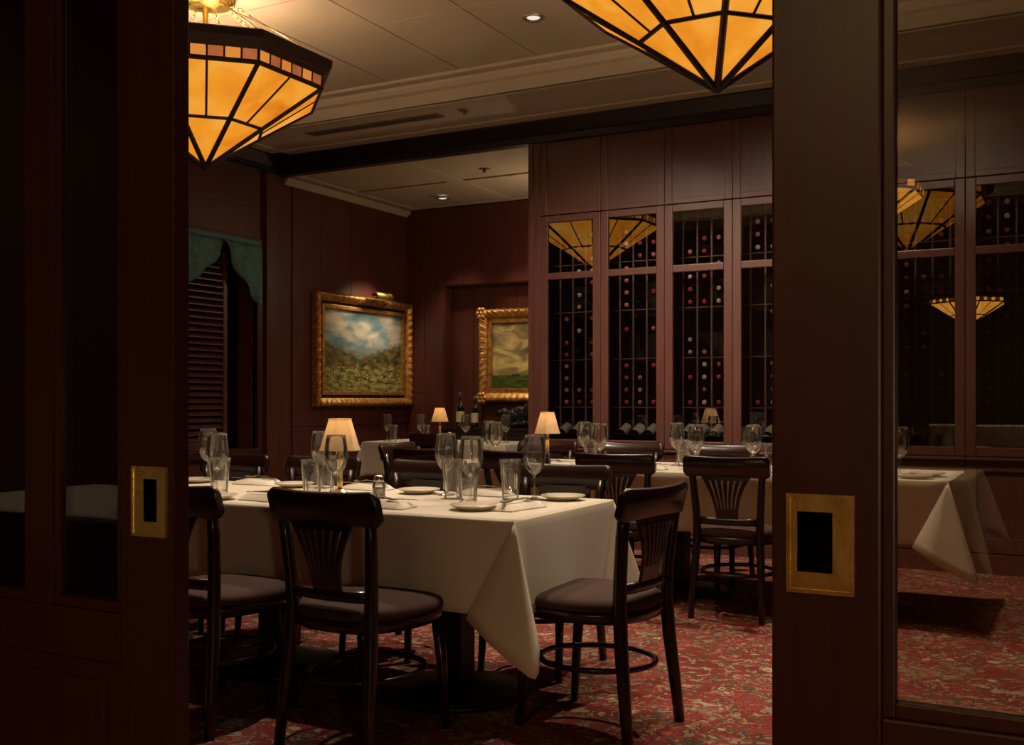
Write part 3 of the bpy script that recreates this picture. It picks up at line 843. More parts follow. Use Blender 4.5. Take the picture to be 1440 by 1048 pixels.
down(-.95, 4.05, ZC, 120, 'round recessed downlight above the open carpet')
def aim(o, tgt):
    o.rotation_euler = (Vector(tgt) - Vector(o.location)).to_track_quat('-Z', 'Y').to_euler()
for (x, y, tx, pw) in ((-3.2, 4.0, -3.2, 190), (-2.3, 4.0, -2.1, 165), (-.95, 4.0, -.9, 110)):  # unseen accent lights added to brighten the racked bottles
    DLs((x, y, ZC - .005), 0, 'added round recessed accent light brightening the wine cabinets, ' + {-3.2: 'window side', -2.3: 'middle', -.95: 'near the right sliding door'}[x], 'recessed ceiling lights')
    o = light('cabinet_fill_beam', 'SPOT', (x, y, ZC - .03), pw, SOFT, spot_size=.85, spot_blend=.9, shadow_soft_size=.05); aim(o, (tx, YW, 1.45))
# painting lamps
def aim(o, tgt):
    o.rotation_euler = (Vector(tgt) - Vector(o.location)).to_track_quat('-Z', 'Y').to_euler()
o = light('picture_lamp_beam', 'SPOT', (XL + .42, 9.08, 2.44), 34, (1, .8, .55), spot_size=2.0, spot_blend=1, shadow_soft_size=.06); aim(o, (XL, 9.0, 1.55))
o = light('niche_beam', 'SPOT', (-5.1, 8.9, ZB - .05), 55, (1, .76, .45), spot_size=.95, spot_blend=.8, shadow_soft_size=.05); aim(o, (-5.1, YB, 1.55))
# alcove fill, then hall lighting behind the camera
light('alcove_fill', 'POINT', (-4.3, 9.0, 2.5), 16, (1, .74, .46), shadow_soft_size=.1)  # unseen point light added to lift the alcove ceiling
o = light('hall_lamp', 'AREA', (-.6, -2.6, 3.5), 40, (1, .66, .3), size=.9)
light('hall_low_fill', 'POINT', (1.3, -.9, 1.12), 36, (1, .74, .46), shadow_soft_size=.1)  # unseen low fill added to brighten the front tablecloth; no lamp stands there


# ceiling fittings
def sprinkler(x, y, z, label):
    t = thing('ceiling_sprinkler', label, 'sprinkler', (x, y, z), 0, 'ceiling sprinklers')
    b = MB(); b.lathe([(0, -.002), (.05, -.004), (.055, 0)], 20); b.build('escutcheon', M['plastic'], t)
    b = MB(); b.tube([(0, 0, -.002), (0, 0, -.03)], .012, 8); b.lathe([(0, -.036), (.022, -.034), (.022, -.03), (0, -.028)], 12); b.build('sprinkler_head', M['plastic'], t)
sprinkler(-4.24, 7.11, ZS, 'small sprinkler in the dropped ceiling border beside the long vent')
sprinkler(-4.8, 8.4, ZB + .03, 'small sprinkler in the low alcove ceiling')
t = thing('ceiling_vent', 'long narrow slot vent in the dropped ceiling border above the beam', 'vent', (-5.13, 7.13, ZS))
b = MB(); b.box(-.66, .66, -.06, .06, -.006, -.001); b.build('vent_plate', M['plastic'], t)
b = MB()
for q in (-.036, -.012, .012, .036): b.box(-.63, .63, q - .008, q + .008, -.0075, -.0055)
b.build('vent_slots', M['vent'], t)

# ------------------------------------------------------------------ chairs
def chair():
    t = thing('dining_chair', '', 'chair')
    W = M['chair_wood']
    # rear posts run from rail to foot
    for s in (-1, 1):
        b = MB()
        path = [(s * .19, -.238, 0.0), (s * .186, -.226, .12), (s * .175, -.204, .32), (s * .168, -.194, .46), (s * .172, -.198, .56), (s * .182, -.211, .70), (s * .19, -.225, .80)]
        b.tube(path, [.017, .019, .022, .0225, .021, .02, .018], 10, sy=1.15); b.build('rear_leg', W, t)
        b = MB(); path = [(s * .185, .205, 0), (s * .18, .19, .2), (s * .168, .168, .42)]
        b.tube(path, [.0145, .018, .023], 10); b.build('front_leg', W, t)
    # crest rail, curved, ends wrapping past the posts
    b = MB(); R = []
    for i in range(41):
        u = -1 + i / 20; x = .232 * u; yb = -.222 - .03 * (1 - u * u)
        e = max(0, abs(u) - .84) / .16; e = e ** 1.7
        top = .862 + .008 * u * u - .022 * e * e; bot = .752 + .012 * (1 - u * u) + .022 * e * e; th = .013
        lean = .018
        R.append([(x, yb + th, bot), (x, yb + th - lean * .5, (top + bot) / 2), (x, yb + th - lean, top - .008), (x, yb - lean, top), (x, yb - th - lean, top - .008), (x, yb - th - lean * .5, (top + bot) / 2), (x, yb - th, bot), (x, yb, bot - .006)])
    b.rings(R, 0, True, True); b.build('crest_rail', W, t)
    # lower back rail
    b = MB(); b.tube([(-.17, -.196, .52), (-.09, -.205, .518), (0, -.208, .517), (.09, -.205, .518), (.17, -.196, .52)], .016, 8, sy=1.3); b.build('lower_back_rail', W, t)
    # fan splat with slots: seven ribs joined top and bottom
    b = MB(); n = 7
    def row(v):   # v 0..1 bottom..top -> half width, y, z
        hw = .058 + .085 * (v ** 2.2); z = .52 + .25 * v; y = -.207 - .032 * v - .01 * sin(v * PI); return hw, y, z
    VS = [i / 12 for i in range(13)]
    def strip(u0, u1, v0, v1, ns):
        rr = []
        for i in range(ns + 1):
            v = v0 + (v1 - v0) * i / ns; hw, y, z = row(v); yy = lambda u: y - .012 * (1 - u * u) * v
            rr.append([(u0 * hw, yy(u0) + .006, z), (u1 * hw, yy(u1) + .006, z), (u1 * hw, yy(u1) - .006, z), (u0 * hw, yy(u0) - .006, z)])
        b.rings(rr, 0, False, True)
    strip(-1, 1, 0, .26, 3); strip(-1, 1, .86, 1.0, 2)
    gapw = .06
    for i in range(n):
        a = -1 + 2 * i / n + (gapw if i else 0); c = -1 + 2 * (i + 1) / n - (gapw if i < n - 1 else 0)
        strip(a, c, .26, .86, 6)
    b.build('fan_splat', W, t)
    # seat: wooden frame and padded cushion
    def outline(sc, n=40):
        o = []
        for i in range(n):
            a = 2 * PI * i / n; ca, sa = cos(a), sin(a); e = 2.9
            r = 1 / ((abs(ca) ** e + abs(sa) ** e) ** (1 / e))
            wx = .235 if sa > 0 else .235 - .035 * (-sa)
            o.append((wx * sc * r * ca, .232 * sc * r * sa))
        return o
    b = MB(); b.rings([[(x, y, z) for x, y in outline(s_)] for s_, z in ((.9, .395), (.96, .40), (.985, .42), (.985, .435), (.9, .437))], 0, True); b.build('seat_frame', W, t)
    b = MB(); b.rings([[(x, y, z) for x, y in outline(s_)] for s_, z in ((.96, .4375), (1.0, .445), (1.0, .462), (.96, .474), (.85, .482), (.55, .488), (.2, .49))], 0, True); b.build('seat_cushion', M['seat'], t)
    # bentwood stretcher hoop
    b = MB(); b.tube([(.192 * cos(a), .212 * sin(a) - .008, .235) for a in [i * 2 * PI / 28 for i in range(28)]], .0105, 8, closed=True); b.build('stretcher_hoop', W, t)
    return t
CH = Stamp(chair())
D = math.radians
G1, G2, G3 = 'chairs around the front table', 'chairs around the middle table', 'chairs around the alcove table'
chairs = [
 (-2.17, 2.99, -3, 'dark fan-back chair nearest the camera, its back cutting across the front tablecloth', G1),
 (-2.80, 2.93, -1, 'dark fan-back chair half cut off by the left sliding door edge', G1),
 (-1.535, 3.49, 83, 'dark fan-back chair turned sideways at the right end of the front table', G1),
 (-2.07, 4.12, 180, 'dark chair across the front table, behind the tumbler and tall wine glass', G1),
 (-2.79, 4.10, 178, 'dark chair across the front table, right of its lamp and behind the glass cluster', G1),
 (-3.46, 4.14, 181, 'dark chair across the front table, directly behind its lamp', G1),
 (-4.05, 4.12, 180, 'dark chair across the front table, in front of the shutter', G1),
 (-1.635, 5.64, 0, 'dark fan-back chair fully visible beside the right sliding door stile', G2),
 (-2.27, 5.64, 2, 'dark fan-back chair just behind the sideways chair at the middle table', G2),
 (-2.88, 5.62, -1, 'dark fan-back chair in front of the middle table lamp', G2),
 (-3.50, 5.64, 0, 'dark fan-back chair at the window end of the middle table near side', G2),
 (-2.08, 6.60, 180, 'dark chair against the wine cabinets with a bright vertical glint, right of its twin', G2),
 (-2.74, 6.60, 179, 'dark chair against the wine cabinets with a bright glint, left of its twin', G2),
 (-3.38, 6.60, 181, 'dark chair behind the middle table lamp near the cabinet corner', G2),
 (-3.86, 6.0, -86, 'dark chair turned sideways at the window end of the middle table', G2),
 (-5.0, 8.05, 4, 'dark chair at the alcove table in front of the small white-shaded lamp', G3),
]
for (x, y, r, lb, g) in chairs: CH((x, y, 0), D(r), lb, g)

# ------------------------------------------------------------------ tables and cloths
def table(name, x0, x1, y0, y1, peds, label):
    cx, cy = (x0 + x1) / 2, (y0 + y1) / 2
    t = thing(name, label, 'table', (cx, cy, 0), 0, 'cloth-covered dining tables')
    w, h = (x1 - x0) / 2, (y1 - y0) / 2
    b = MB(); b.box(-w + .012, w - .012, -h + .012, h - .012, TZ - .04, TZ - .006); b.build('tabletop', M['chair_wood'], t, bevel=.004)
    for px in peds:
        b = MB(); x = px - cx
        b.box(x - .055, x + .055, -.055, .055, .05, TZ - .06); b.box(x - .25, x + .25, -.03, .03, TZ - .062, TZ - .04)
        p = b.build('pedestal', M['iron'], t, bevel=.006)
        b = MB(); b.rings([[(x + R_ * cos(a), R_ * sin(a), z) for a in [i * PI / 16 for i in range(32)]] for R_, z in ((.29, 0), (.29, .018), (.1, .05), (.06, .06))], 0, True, True)
        b.build('pedestal_base', M['iron'], t)
    return t
def tablecloth(x0, x1, y0, y1, label, drop=.33, seed=1):
    rn = random.Random(seed)
    cx, cy = (x0 + x1) / 2, (y0 + y1) / 2
    w, h = (x1 - x0) / 2, (y1 - y0) / 2
    cols = []      # (top xy, bottom xy, bottom z, rounding outward dir)
    zh = TZ - drop
    corners = [(-w, -h), (w, -h), (w, h), (-w, h)]
    dirs = [(1, 0), (0, 1), (-1, 0), (0, -1)]
    for k in range(4):
        c0, c1 = corners[k], corners[(k + 1) % 4]; d = dirs[k]; nrm = (d[1], -d[0])
        Ln = abs(c1[0] - c0[0]) + abs(c1[1] - c0[1])
        cut0, cut1 = .05, .17
        n = max(8, int(Ln / .07)); ph = rn.random() * 6
        for i in range(n + 1):
            u = i / n; s = Ln * u
            sb = cut0 + (Ln - cut0 - cut1) * u
            wob = .007 * sin(s * 9 + ph) + .01
            top = (c0[0] + d[0] * s, c0[1] + d[1] * s)
            bot = (c0[0] + d[0] * sb + nrm[0] * wob * 1.6, c0[1] + d[1] * sb + nrm[1] * wob * 1.6)
            cols.append((top, bot, zh + .004 * sin(s * 7 + ph), nrm))
        # corner flap of loose cloth at c1
        d2 = dirs[(k + 1) % 4]; n2 = (d2[1], -d2[0])
        dg = (nrm[0] + n2[0], nrm[1] + n2[1])
        fl = [(-.145, .013, .0), (-.168, .03, .004), (-.165, .046, .01), (-.06, .072, .078), (.05, .105, .128), (.12, .122, .158), (.14, .122, .16), (.148, .11, .14), (.12, .05, .07), (.06, .012, .02)]
        for (along, outw, dz) in fl:
            bx = c1[0] + d[0] * along + nrm[0] * outw
            by = c1[1] + d[1] * along + nrm[1] * outw
            cols.append((c1, (bx, by), zh - dz, (dg[0] * .7, dg[1] * .7)))
    NR = 9
    rows = []
    for j in range(NR + 1):
        v = j / NR; row = []
        for (tp, bt, zb, nr) in cols:
            vv = v
            x = tp[0] + (bt[0] - tp[0]) * vv; y = tp[1] + (bt[1] - tp[1]) * vv
            z = TZ + (zb - TZ) * vv
            bul = .006 * min(1, vv * 8)
            if j == 0: z = TZ - .0
            row.append((x + nr[0] * bul, y + nr[1] * bul, z))
        rows.append(row)
    # soft shoulder row
    sh = []
    for (tp, bt, zb, nr) in cols: sh.append((tp[0] + nr[0] * .004, tp[1] + nr[1] * .004, TZ - .006))
    rows.insert(1, sh)
    b = MB(); nC = len(cols)
    b.rings(rows, 0, True, False)
    # top sheet, gently uneven
    nx = max(10, int(2 * w / .05)); ny = int(2 * h / .05)
    top = [[(-w + 2 * w * i / nx, -h + 2 * h * j / ny, TZ) for i in range(nx + 1)] for j in range(ny + 1)]
    b.grid(top, 0, True)
    o = b.build('tablecloth', M['cloth'], None, (cx, cy, 0))
    sd = o.modifiers.new('t', 'SOLIDIFY'); sd.thickness = .002; sd.offset = -1
    tag(o, label, 'tablecloth', 'white tablecloths')
T1 = (-4.5, -1.69, 3.16, 4.02); T2 = (-3.72, -.59, 5.72, 6.58); T3 = (-6.18, -4.6, 8.42, 9.22)
HA = (-4.2, -2.75, -.35, .62); HB = (-2.4, -.5, -3.5, -2.6)
table('dining_table', *HA, (-3.45,), 'hall dining table mirrored faintly in the left sliding door glass')
table('dining_table', *HB, (-1.45,), 'added hall dining table, a pale reflector for the brass door pulls')  # this table and its cloth are added for the brass to reflect
tablecloth(*HA, 'ivory tablecloth mirrored faintly in the left sliding door glass', seed=5)
tablecloth(*HB, 'added ivory tablecloth, brightening the brass door pulls by reflection', seed=6)
light('hall_beam', 'SPOT', (-3.4, .1, 3.5), 85, SOFT, spot_size=1.0, spot_blend=.6, shadow_soft_size=.05)
light('hall_beam', 'SPOT', (-1.4, -3.0, 3.5), 95, SOFT, spot_size=1.1, spot_blend=.6, shadow_soft_size=.05)  # spot added to light the cloth that the brass reflects
table('dining_table', *T1, (-2.18, -3.1, -4.0), 'long front dining table on black pedestals')
table('dining_table', *T2, (-1.1, -2.15, -3.2), 'long middle dining table parallel to the wine cabinets')
table('dining_table', *T3, (-5.4,), 'alcove dining table below the hunting landscape')
tablecloth(*T1, 'ivory tablecloth with a long corner flap on the front table', seed=1)
tablecloth(*T2, 'ivory tablecloth on the middle table before the wine cabinets', seed=2)
tablecloth(*T3, 'ivory tablecloth on the alcove table below the landscape painting', seed=3)

# ------------------------------------------------------------------ table lamps
def tlamp():
    t = thing('table_lamp', '', 'table lamp')
    b = MB(); b.lathe([(0, 0.0), (.048, 0.0), (.05, .006), (.044, .012), (.03, .018), (.018, .03), (0, .034)], 24); b.build('lamp_base', M['brass'], t)
    b = MB(); b.lathe([(0, .03), (.012, .03), (.011, .05), (.014, .06), (.012, .07), (.0115, .15), (.016, .156), (.012, .165), (.011, .2), (.016, .21), (.0, .215)], 16); b.build('lamp_stem', M['brass'], t)
    b = MB(); n = 6
    ring = lambda R_, z: [(R_ * cos(PI / 6 + i * PI / 3), R_ * sin(PI / 6 + i * PI / 3), z) for i in range(n)]
    b.rings([ring(.088, .195), ring(.0475, .328)], 0, False, False)
    for z, R_ in ((.196, .0885), (.327, .048)): b.tube(ring(R_, z), .0025, 6, closed=True, smooth=False)
    o = b.build('lamp_shade', M['shade'], t); sd = o.modifiers.new('t', 'SOLIDIFY'); sd.thickness = .0015
    b = MB(); b.lathe([(0, .215), (.012, .222), (.02, .245), (.014, .27), (0, .28)], 12); b.build('lamp_bulb', M['bulb'], t)
    return t
TL = Stamp(tlamp())
for (x, y, lb, pw) in ((-2.76, 3.6, 'small brass table lamp with cream shade on the front table', .35), (-2.98, 6.02, 'small brass table lamp with cream shade on the middle table', .6), (-5.48, 8.72, 'small brass table lamp with white shade on the alcove table', 1.2)):
    TL((x, y, TZ + .0005), D(20), lb, 'small table lamps')
    light('table_lamp_glow', 'POINT', (x, y, TZ + .3), pw, (1, .7, .4), shadow_soft_size=.02)

# ------------------------------------------------------------------ glassware
def wineglass():
    t = thing('wine_glass', '', 'wine glass')
    b = MB()
    outer = [(0, 0), (.037, .0), (.038, .0015), (.02, .005), (.007, .012), (.0042, .03), (.004, .085), (.006, .1), (.02, .108), (.036, .128), (.046, .158), (.0485, .178), (.0465, .21), (.0405, .25), (.038, .264)]
    inner = [(.0372, .264), (.0397, .25), (.0456, .21), (.0476, .178), (.045, .158), (.035, .13), (.019, .111), (.006, .106), (0, .1055)]
    b.lathe(outer + inner, 28); o = b.build('wine_glass', M['glass'])
    bpy.data.objects.remove(t); return tag(o, '', 'wine glass')
def tumbler():
    b = MB(); seg = 40; R = []
    prof = [(.002, 0), (.034, 0), (.035, .003), (.0358, .03), (.0385, .075), (.0405, .095), (.0445, .14), (.0465, .162), (.0452, .162), (.0432, .14), (.039, .095), (.0365, .075), (.0325, .03), (.031, .022), (.002, .02)]
    for i, (r, z) in enumerate(prof):
        fl = .0022 if (i in (2, 3, 4) or i in (11, 12)) else 0
        R.append([((r - fl * (cos(10 * a) * .5 + .5)) * cos(a), (r - fl * (cos(10 * a) * .5 + .5)) * sin(a), z) for a in [2 * PI * j / seg for j in range(seg)]])
    b.rings(R, 0, True, True)
    return tag(b.build('water_tumbler', M['glass']), '', 'tumbler')
WG = Stamp(wineglass()); TB = Stamp(tumbler())
e = .001
GT = 'glasses on the %s table'
wines = [
 (-3.30, 3.44, 'front', 'large wine glass on the front table just right of the left door stile'),
 (-3.82, 3.92, 'front', 'wine glass peeking out behind another at the left door stile'),
 (-3.09, 3.89, 'front', 'wine glass left of the front table lamp'),
 (-2.68, 3.47, 'front', 'wine glass overlapping the foot of the front table lamp shade'),
 (-2.40, 3.87, 'front', 'left wine glass of the pair in the middle of the front table'),
 (-2.13, 3.62, 'front', 'right wine glass of the pair, behind a tall tumbler, middle of the front table'),
 (-1.975, 3.87, 'front', 'wine glass standing alone right of the empty tumbler on the front table'),
 (-2.58, 5.93, 'middle', 'wine glass on the middle table below the leftmost cabinet stile'),
 (-2.86, 6.32, 'middle', 'blurred wine glass behind another, right of the middle table lamp'),
 (-1.97, 5.92, 'middle', 'wine glass on the middle table left of the fully visible chair'),
 (-2.22, 6.3, 'middle', 'wine glass on the far side of the middle table by the third cabinet door'),
 (-1.64, 5.95, 'middle', 'wine glass on the middle table beside the right door stile'),
 (-3.33, 5.97, 'middle', 'wine glass on the middle table below the dark sculpture'),
 (-3.55, 6.28, 'middle', 'wine glass at the window end of the middle table'),
 (-.85, 5.95, 'middle', 'wine glass by the stacked plates at the right end of the middle table'),
 (-6.03, 8.62, 'alcove', 'leftmost wine glass on the alcove table'),
 (-5.72, 8.75, 'alcove', 'broad wine glass left of the alcove table lamp'),
 (-5.13, 8.62, 'alcove', 'wine glass in front of the two labelled bottles'),
 (-4.82, 8.85, 'alcove', 'rightmost wine glass on the alcove table near the sculpture'),
]
for (x, y, tb, lb) in wines: WG((x, y, TZ + e), random.random() * 6, lb, GT % tb)
tumb = [
 (-3.22, 3.37, 'front', 'ridged tumbler on the front table beside the left door stile'),
 (-2.93, 3.72, 'front', 'ridged tumbler left of the front table lamp'),
 (-2.78, 3.44, 'front', 'ridged tumbler directly before the front table lamp'),
 (-2.29, 3.74, 'front', 'ridged tumbler below the left wine glass of the central pair'),
 (-2.09, 3.53, 'front', 'tall tumbler standing behind the bread plate at the front corner'),
 (-2.065, 3.83, 'front', 'empty tumbler standing alone left of the lone wine glass'),
 (-2.66, 5.98, 'middle', 'tumbler on the middle table right of its lamp'),
 (-2.02, 6.02, 'middle', 'tumbler between two wine glasses left of the fully visible chair'),
 (-2.15, 6.22, 'middle', 'tumbler on the far side of the middle table'),
 (-1.52, 5.9, 'middle', 'tumbler on the middle table against the right door stile'),
 (-3.41, 5.87, 'middle', 'tumbler under the wine glass below the dark sculpture'),
 (-.95, 6.05, 'middle', 'tumbler near the right end of the middle table, behind door glass'),
 (-5.92, 8.56, 'alcove', 'left tumbler on the alcove table'),
 (-5.62, 8.68, 'alcove', 'right tumbler on the alcove table beside its lamp'),
]
for (x, y, tb, lb) in tumb: TB((x, y, TZ + e), random.random() * 6, lb, GT % tb)

# ------------------------------------------------------------------ plates, napkins, cutlery
def plate():
    b = MB(); b.lathe([(0, .003), (.045, .003), (.05, 0), (.055, 0), (.06, .004), (.088, .016), (.0925, .0195), (.091, .021), (.062, .0095), (.05, .007), (0, .006)], 40)
    return tag(b.build('bread_plate', M['china']), '', 'plate')
PL = Stamp(plate())
plates = [
 (-1.985, 3.40, TZ, 'front', 'cream bread plate at the front corner, below the tall tumbler'),
 (-1.86, 3.90, TZ, 'front', 'cream bread plate at the right far corner of the front table'),
 (-2.545, 3.88, TZ, 'front', 'cream bread plate left of the central wine glass pair'),
 (-2.60, 3.34, TZ, 'front', 'cream bread plate right of the salt shaker behind the nearest chair'),
 (-3.24, 3.88, TZ, 'front', 'cream bread plate behind the glasses left of the front table lamp'),
 (-3.13, 3.25, TZ, 'front', 'cream bread plate before the tumbler by the left door stile'),
 (-3.85, 3.86, TZ, 'front', 'cream bread plate at the far left of the front table'),
 (-2.35, 6.06, TZ, 'middle', 'cream plate on the middle table left of the tumblers'),
 (-1.78, 6.1, TZ, 'middle', 'cream plate on the middle table behind the fully visible chair'),
 (-.76, 5.84, TZ, 'middle', 'lower cream plate at the right end of the middle table'),
 (-.72, 6.02, TZ, 'middle', 'upper cream plate at the right end of the middle table'),
 (-3.2, 6.3, TZ, 'middle', 'cream plate at the window side of the middle table'),
 (-5.85, 8.9, TZ, 'alcove', 'cream plate on the alcove table near the wall'),
]
plates += [(-3.0, .45, TZ, 'hall', 'cream plate mirrored faintly in the lower left door glass'), (-3.45, -.1, TZ, 'hall', 'farther cream plate mirrored faintly in the lower left door glass')]
for (x, y, z, tb, lb) in plates: PL((x, y, z + e), random.random() * 6, lb, 'plates on the %s table' % tb)

def napkin():
    b = MB(); rows = []
    for j in range(7):
        v = j / 6; row = []
        for i in range(13):
            u = i / 12
            z = .02 + .009 * sin(u * PI) * sin(v * PI) + .002 * sin(u * 9 + v * 4)
            if j in (0, 6) or i in (0, 12): z = .004
            row.append((-.115 + .23 * u, -.055 + .11 * v + .004 * sin(u * 5), z))
        rows.append(row)
    b.grid(rows, 0, True)
    ed = [rows[0][i] for i in range(13)] + [rows[j][12] for j in range(1, 7)] + [rows[6][i] for i in range(11, -1, -1)] + [rows[j][0] for j in range(5, 0, -1)]
    b.rings([[(x, y, 0) for x, y, z in ed], ed], 0, False, False)
    return tag(b.build('folded_napkin', M['napkin']), '', 'napkin')
def knife():
    t = thing('table_knife', '', 'knife')
    b = MB(); b.rings([[(x, -w, 0.0), (x, w, 0.0), (x, w, .004), (x, -w, .004)] for x, w in ((-.11, .006), (-.105, .0085), (-.02, .0065), (-.005, .005))], 0, False); b.build('knife_handle', M['steel'], t, bevel=.0012)
    b = MB(); b.rings([[(x, a, .001), (x, c, .001), (x, c, .0025), (x, a, .0025)] for x, a, c in ((-.005, -.004, .004), (.01, -.008, .005), (.07, -.0095, .005), (.1, -.006, .005), (.112, .002, .004))], 0, False); b.build('knife_blade', M['steel'], t)
    return t
def fork():
    t = thing('table_fork', '', 'fork')
    b = MB(); b.rings([[(x, -w, z), (x, w, z), (x, w, z + .003), (x, -w, z + .003)] for x, w, z in ((-.1, .006, 0), (-.09, .008, 0), (-.02, .004, .006), (.03, .003, .010), (.045, .011, .006), (.058, .0125, .003))], 0, False); b.build('fork_handle', M['steel'], t)
    b = MB()
    for q in (-.0105, -.0035, .0035, .0105): b.rings([[(x, q - w, z), (x, q + w, z), (x, q + w, z + .002), (x, q - w, z + .002)] for x, w, z in ((.057, .002, .0035), (.08, .0018, .003), (.1, .001, .007))], 0, False)
    b.build('fork_tines', M['steel'], t)
    return t
NP = Stamp(napkin()); KN = Stamp(knife()); FK = Stamp(fork())
seats = [  # x, y, angle, table, wording
 (-2.33, 3.31, 4, 'front', 'before the nearest chair'),
 (-2.9, 3.31, -5, 'front', 'before the chair cut by the left sliding door'),
 (-1.86, 3.50, 84, 'front', 'at the right end of the front table'),
 (-2.24, 3.93, 180, 'front', 'across the front table behind the lone tumbler'),
 (-2.86, 3.93, 178, 'front', 'across the front table beside its lamp'),
 (-3.50, 3.92, 183, 'front', 'across the front table toward the window'),
 (-2.24, 5.84, 3, 'middle', 'on the middle table behind the sideways chair'),
 (-1.72, 5.83, -4, 'middle', 'on the middle table before the fully visible chair'),
 (-2.85, 5.86, 2, 'middle', 'on the middle table before its lamp'),
 (-5.7, 8.55, 0, 'alcove', 'on the alcove table beside the left tumbler'),
]
for i, (x, y, a, tb, wd) in enumerate(seats):
    NP((x, y, TZ + e), D(a), 'folded ivory napkin ' + wd, 'folded napkins on the %s table' % tb)
    if tb == 'alcove': continue
    ca, sa = cos(D(a)), sin(D(a))
    KN((x + ca * .02 - sa * .02, y + sa * .02 + ca * .02, TZ + .0305), D(a + 6), 'steel table knife on the napkin ' + wd, 'knives on the %s table' % tb)
    FK((x - ca * .01 + sa * .018, y - sa * .01 - ca * .018, TZ + .0305), D(a - 5), 'steel table fork on the napkin ' + wd, 'forks on the %s table' % tb)
# salt shaker
def shaker():
    t = thing('salt_shaker', '', 'shaker')
    b = MB(); b.lathe([(0, 0), (.024, 0), (.027, .006), (.027, .055), (.02, .07), (.019, .075), (.017, .075), (.018, .068), (.024, .052), (.024, .008), (0, .006)], 20); b.build('shaker_jar', M['glass'], t)
    b = MB(); b.lathe([(0, .0065), (.0235, .0085), (.0235, .045), (0, .046)], 20); b.build('salt_fill', M['china'], t)
    b = MB(); b.lathe([(.021, .07), (.022, .075), (.021, .088), (.014, .096), (0, .098)], 20); b.build('shaker_lid', M['steel'], t)
    return t
SK = Stamp(shaker())
SK((-2.56, 3.6, TZ + e), 0, 'glass salt shaker with metal lid right of the front table lamp', 'salt shakers')
SK((-5.33, 8.66, TZ + e), 0, 'small salt shaker beside the alcove table lamp', 'salt shakers')

# ------------------------------------------------------------------ sideboard, bottles and sculpture in the niche
t = thing('sideboard', 'dark wooden sideboard standing under the gilt seascape', 'sideboard', (-5.1, YB - .24, 0))
b = MB(); b.box(-.8, .8, -.16, .22, .08, .84); b.box(-.76, .76, -.13, .2, 0, .08); b.build('sideboard_body', M['chair_wood'], t, bevel=.005)
b = MB(); b.box(-.83, .83, -.19, .225, .84, .87); b.build('sideboard_top', M['chair_wood'], t, bevel=.006)
for q in (-1, 1):
    b = MB(); b.box(q * .395 - .37, q * .395 + .37, -.175, -.16, .12, .8); d = b.build('sideboard_door', M['chair_wood'], t, bevel=.006)
    b = MB(); b.lathe([(0, -.012), (.012, -.006), (.012, .006), (0, .012)], 10, (q * .06, -.182, .5)); b.build('door_knob', M['brass'], d)
def standing_bottle(label, x, y, sc):
    t = thing('wine_bottle', label, 'wine bottle', (x, y, .8705)); t.scale = (sc, sc, sc)
    b = MB(); b.lathe([(0, 0), (.036, 0), (.038, .006), (.038, .19), (.03, .215), (.015, .24), (.0135, .3), (.0155, .302), (.0155, .32), (0, .321)], 20); b.build('bottle_body', M['bottle'], t)
    b = MB(); b.lathe([(.0386, .05), (.0386, .15)], 20); b.build('bottle_label', M['label'], t)
    b = MB(); b.lathe([(.0145, .262), (.0165, .264), (.0165, .322), (0, .323)], 16); b.build('bottle_capsule', M['cap_dark'], t)
standing_bottle('taller dark wine bottle with cream label on the sideboard', -5.69, YB - .36, 1.12)
standing_bottle('shorter dark wine bottle with cream label on the sideboard', -5.55, YB - .3, 1.0)
b = MB()
b.tube([(-.24, 0, .1), (-.12, 0, .15), (.02, 0, .19), (.14, 0, .25), (.2, 0, .27)], [.05, .085, .095, .09, .06], 12)        # trunk
b.tube([(-.16, 0, .14), (-.25, -.02, .19), (-.31, -.03, .18), (-.36, -.035, .16)], [.055, .055, .045, .025], 10)            # neck and head
b.tube([(-.27, -.05, .22), (-.26, -.055, .25)], [.015, .006], 6); b.tube([(-.27, .0, .22), (-.26, .005, .25)], [.015, .006], 6)
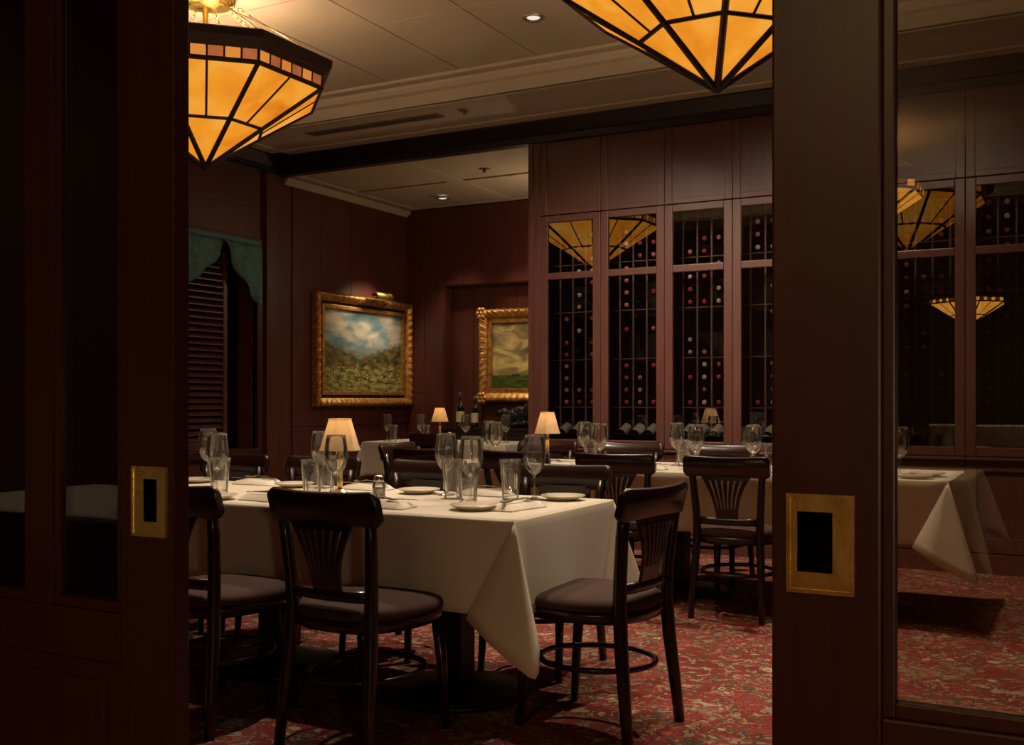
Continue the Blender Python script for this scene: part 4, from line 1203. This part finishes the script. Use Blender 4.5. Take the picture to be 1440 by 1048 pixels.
for sy in (-.06, .06):
    b.tube([(-.17, sy, .13), (-.25, sy * 1.2, .07), (-.33, sy * 1.3, .035)], [.04, .028, .02], 8)
    b.tube([(.13, sy, .22), (.17, sy * 1.3, .12), (.08, sy * 1.4, .06), (.15, sy * 1.4, .035)], [.06, .04, .028, .022], 8)
b.tube([(.2, 0, .27), (.26, .02, .2), (.27, .03, .1)], [.025, .014, .012], 8)
b.tube([(-.3, 0, .02), (-.1, .01, .045), (.1, 0, .06), (.27, 0, .03)], [.06, .09, .1, .07], 12, sy=.55)
o = b.build('bronze_sculpture', M['bronze'], None, (-5.0, YB - .24, .872))
rm = o.modifiers.new('r', 'REMESH'); rm.mode = 'VOXEL'; rm.voxel_size = .009; rm.use_smooth_shade = True
tx = bpy.data.textures.new('bronze_clouds', 'CLOUDS'); tx.noise_scale = .045
dm = o.modifiers.new('d', 'DISPLACE'); dm.texture = tx; dm.strength = .045; dm.mid_level = .5
o.scale = (.86, .8, .82)
tag(o, 'dark bronze sculpture of a crouching animal below the seascape', 'sculpture')

# ------------------------------------------------------------------ world, camera, view
w = bpy.data.worlds.new('World'); S.world = w; w.use_nodes = True
bg = w.node_tree.nodes['Background']; bg.inputs[0].default_value = (.02, .014, .01, 1); bg.inputs[1].default_value = .15
cd = bpy.data.cameras.new('camera'); cam = bpy.data.objects.new('camera', cd); COL.objects.link(cam)
F_PX = 1489.0; HOR = 562.0
cd.sensor_fit = 'HORIZONTAL'; cd.sensor_width = 36; cd.lens = F_PX / 1440 * 36
cd.shift_y = (HOR - 524) / 1440
cam.location = (0, 0, CAM_H); cam.rotation_euler = (PI / 2, 0, D(28.25))
cd.clip_start = .05; cd.clip_end = 100
S.camera = cam
S.view_settings.view_transform = 'Standard'
try: S.view_settings.look = 'None'
except Exception: pass
S.view_settings.exposure = 0; S.view_settings.gamma = 1; S.view_settings.use_curve_mapping = False
S.cycles.use_denoising = True
S.cycles.max_bounces = 10; S.cycles.transparent_max_bounces = 24; S.cycles.transmission_bounces = 10
S.cycles.sample_clamp_indirect = 4
S.cycles.caustics_reflective = False; S.cycles.caustics_refractive = False
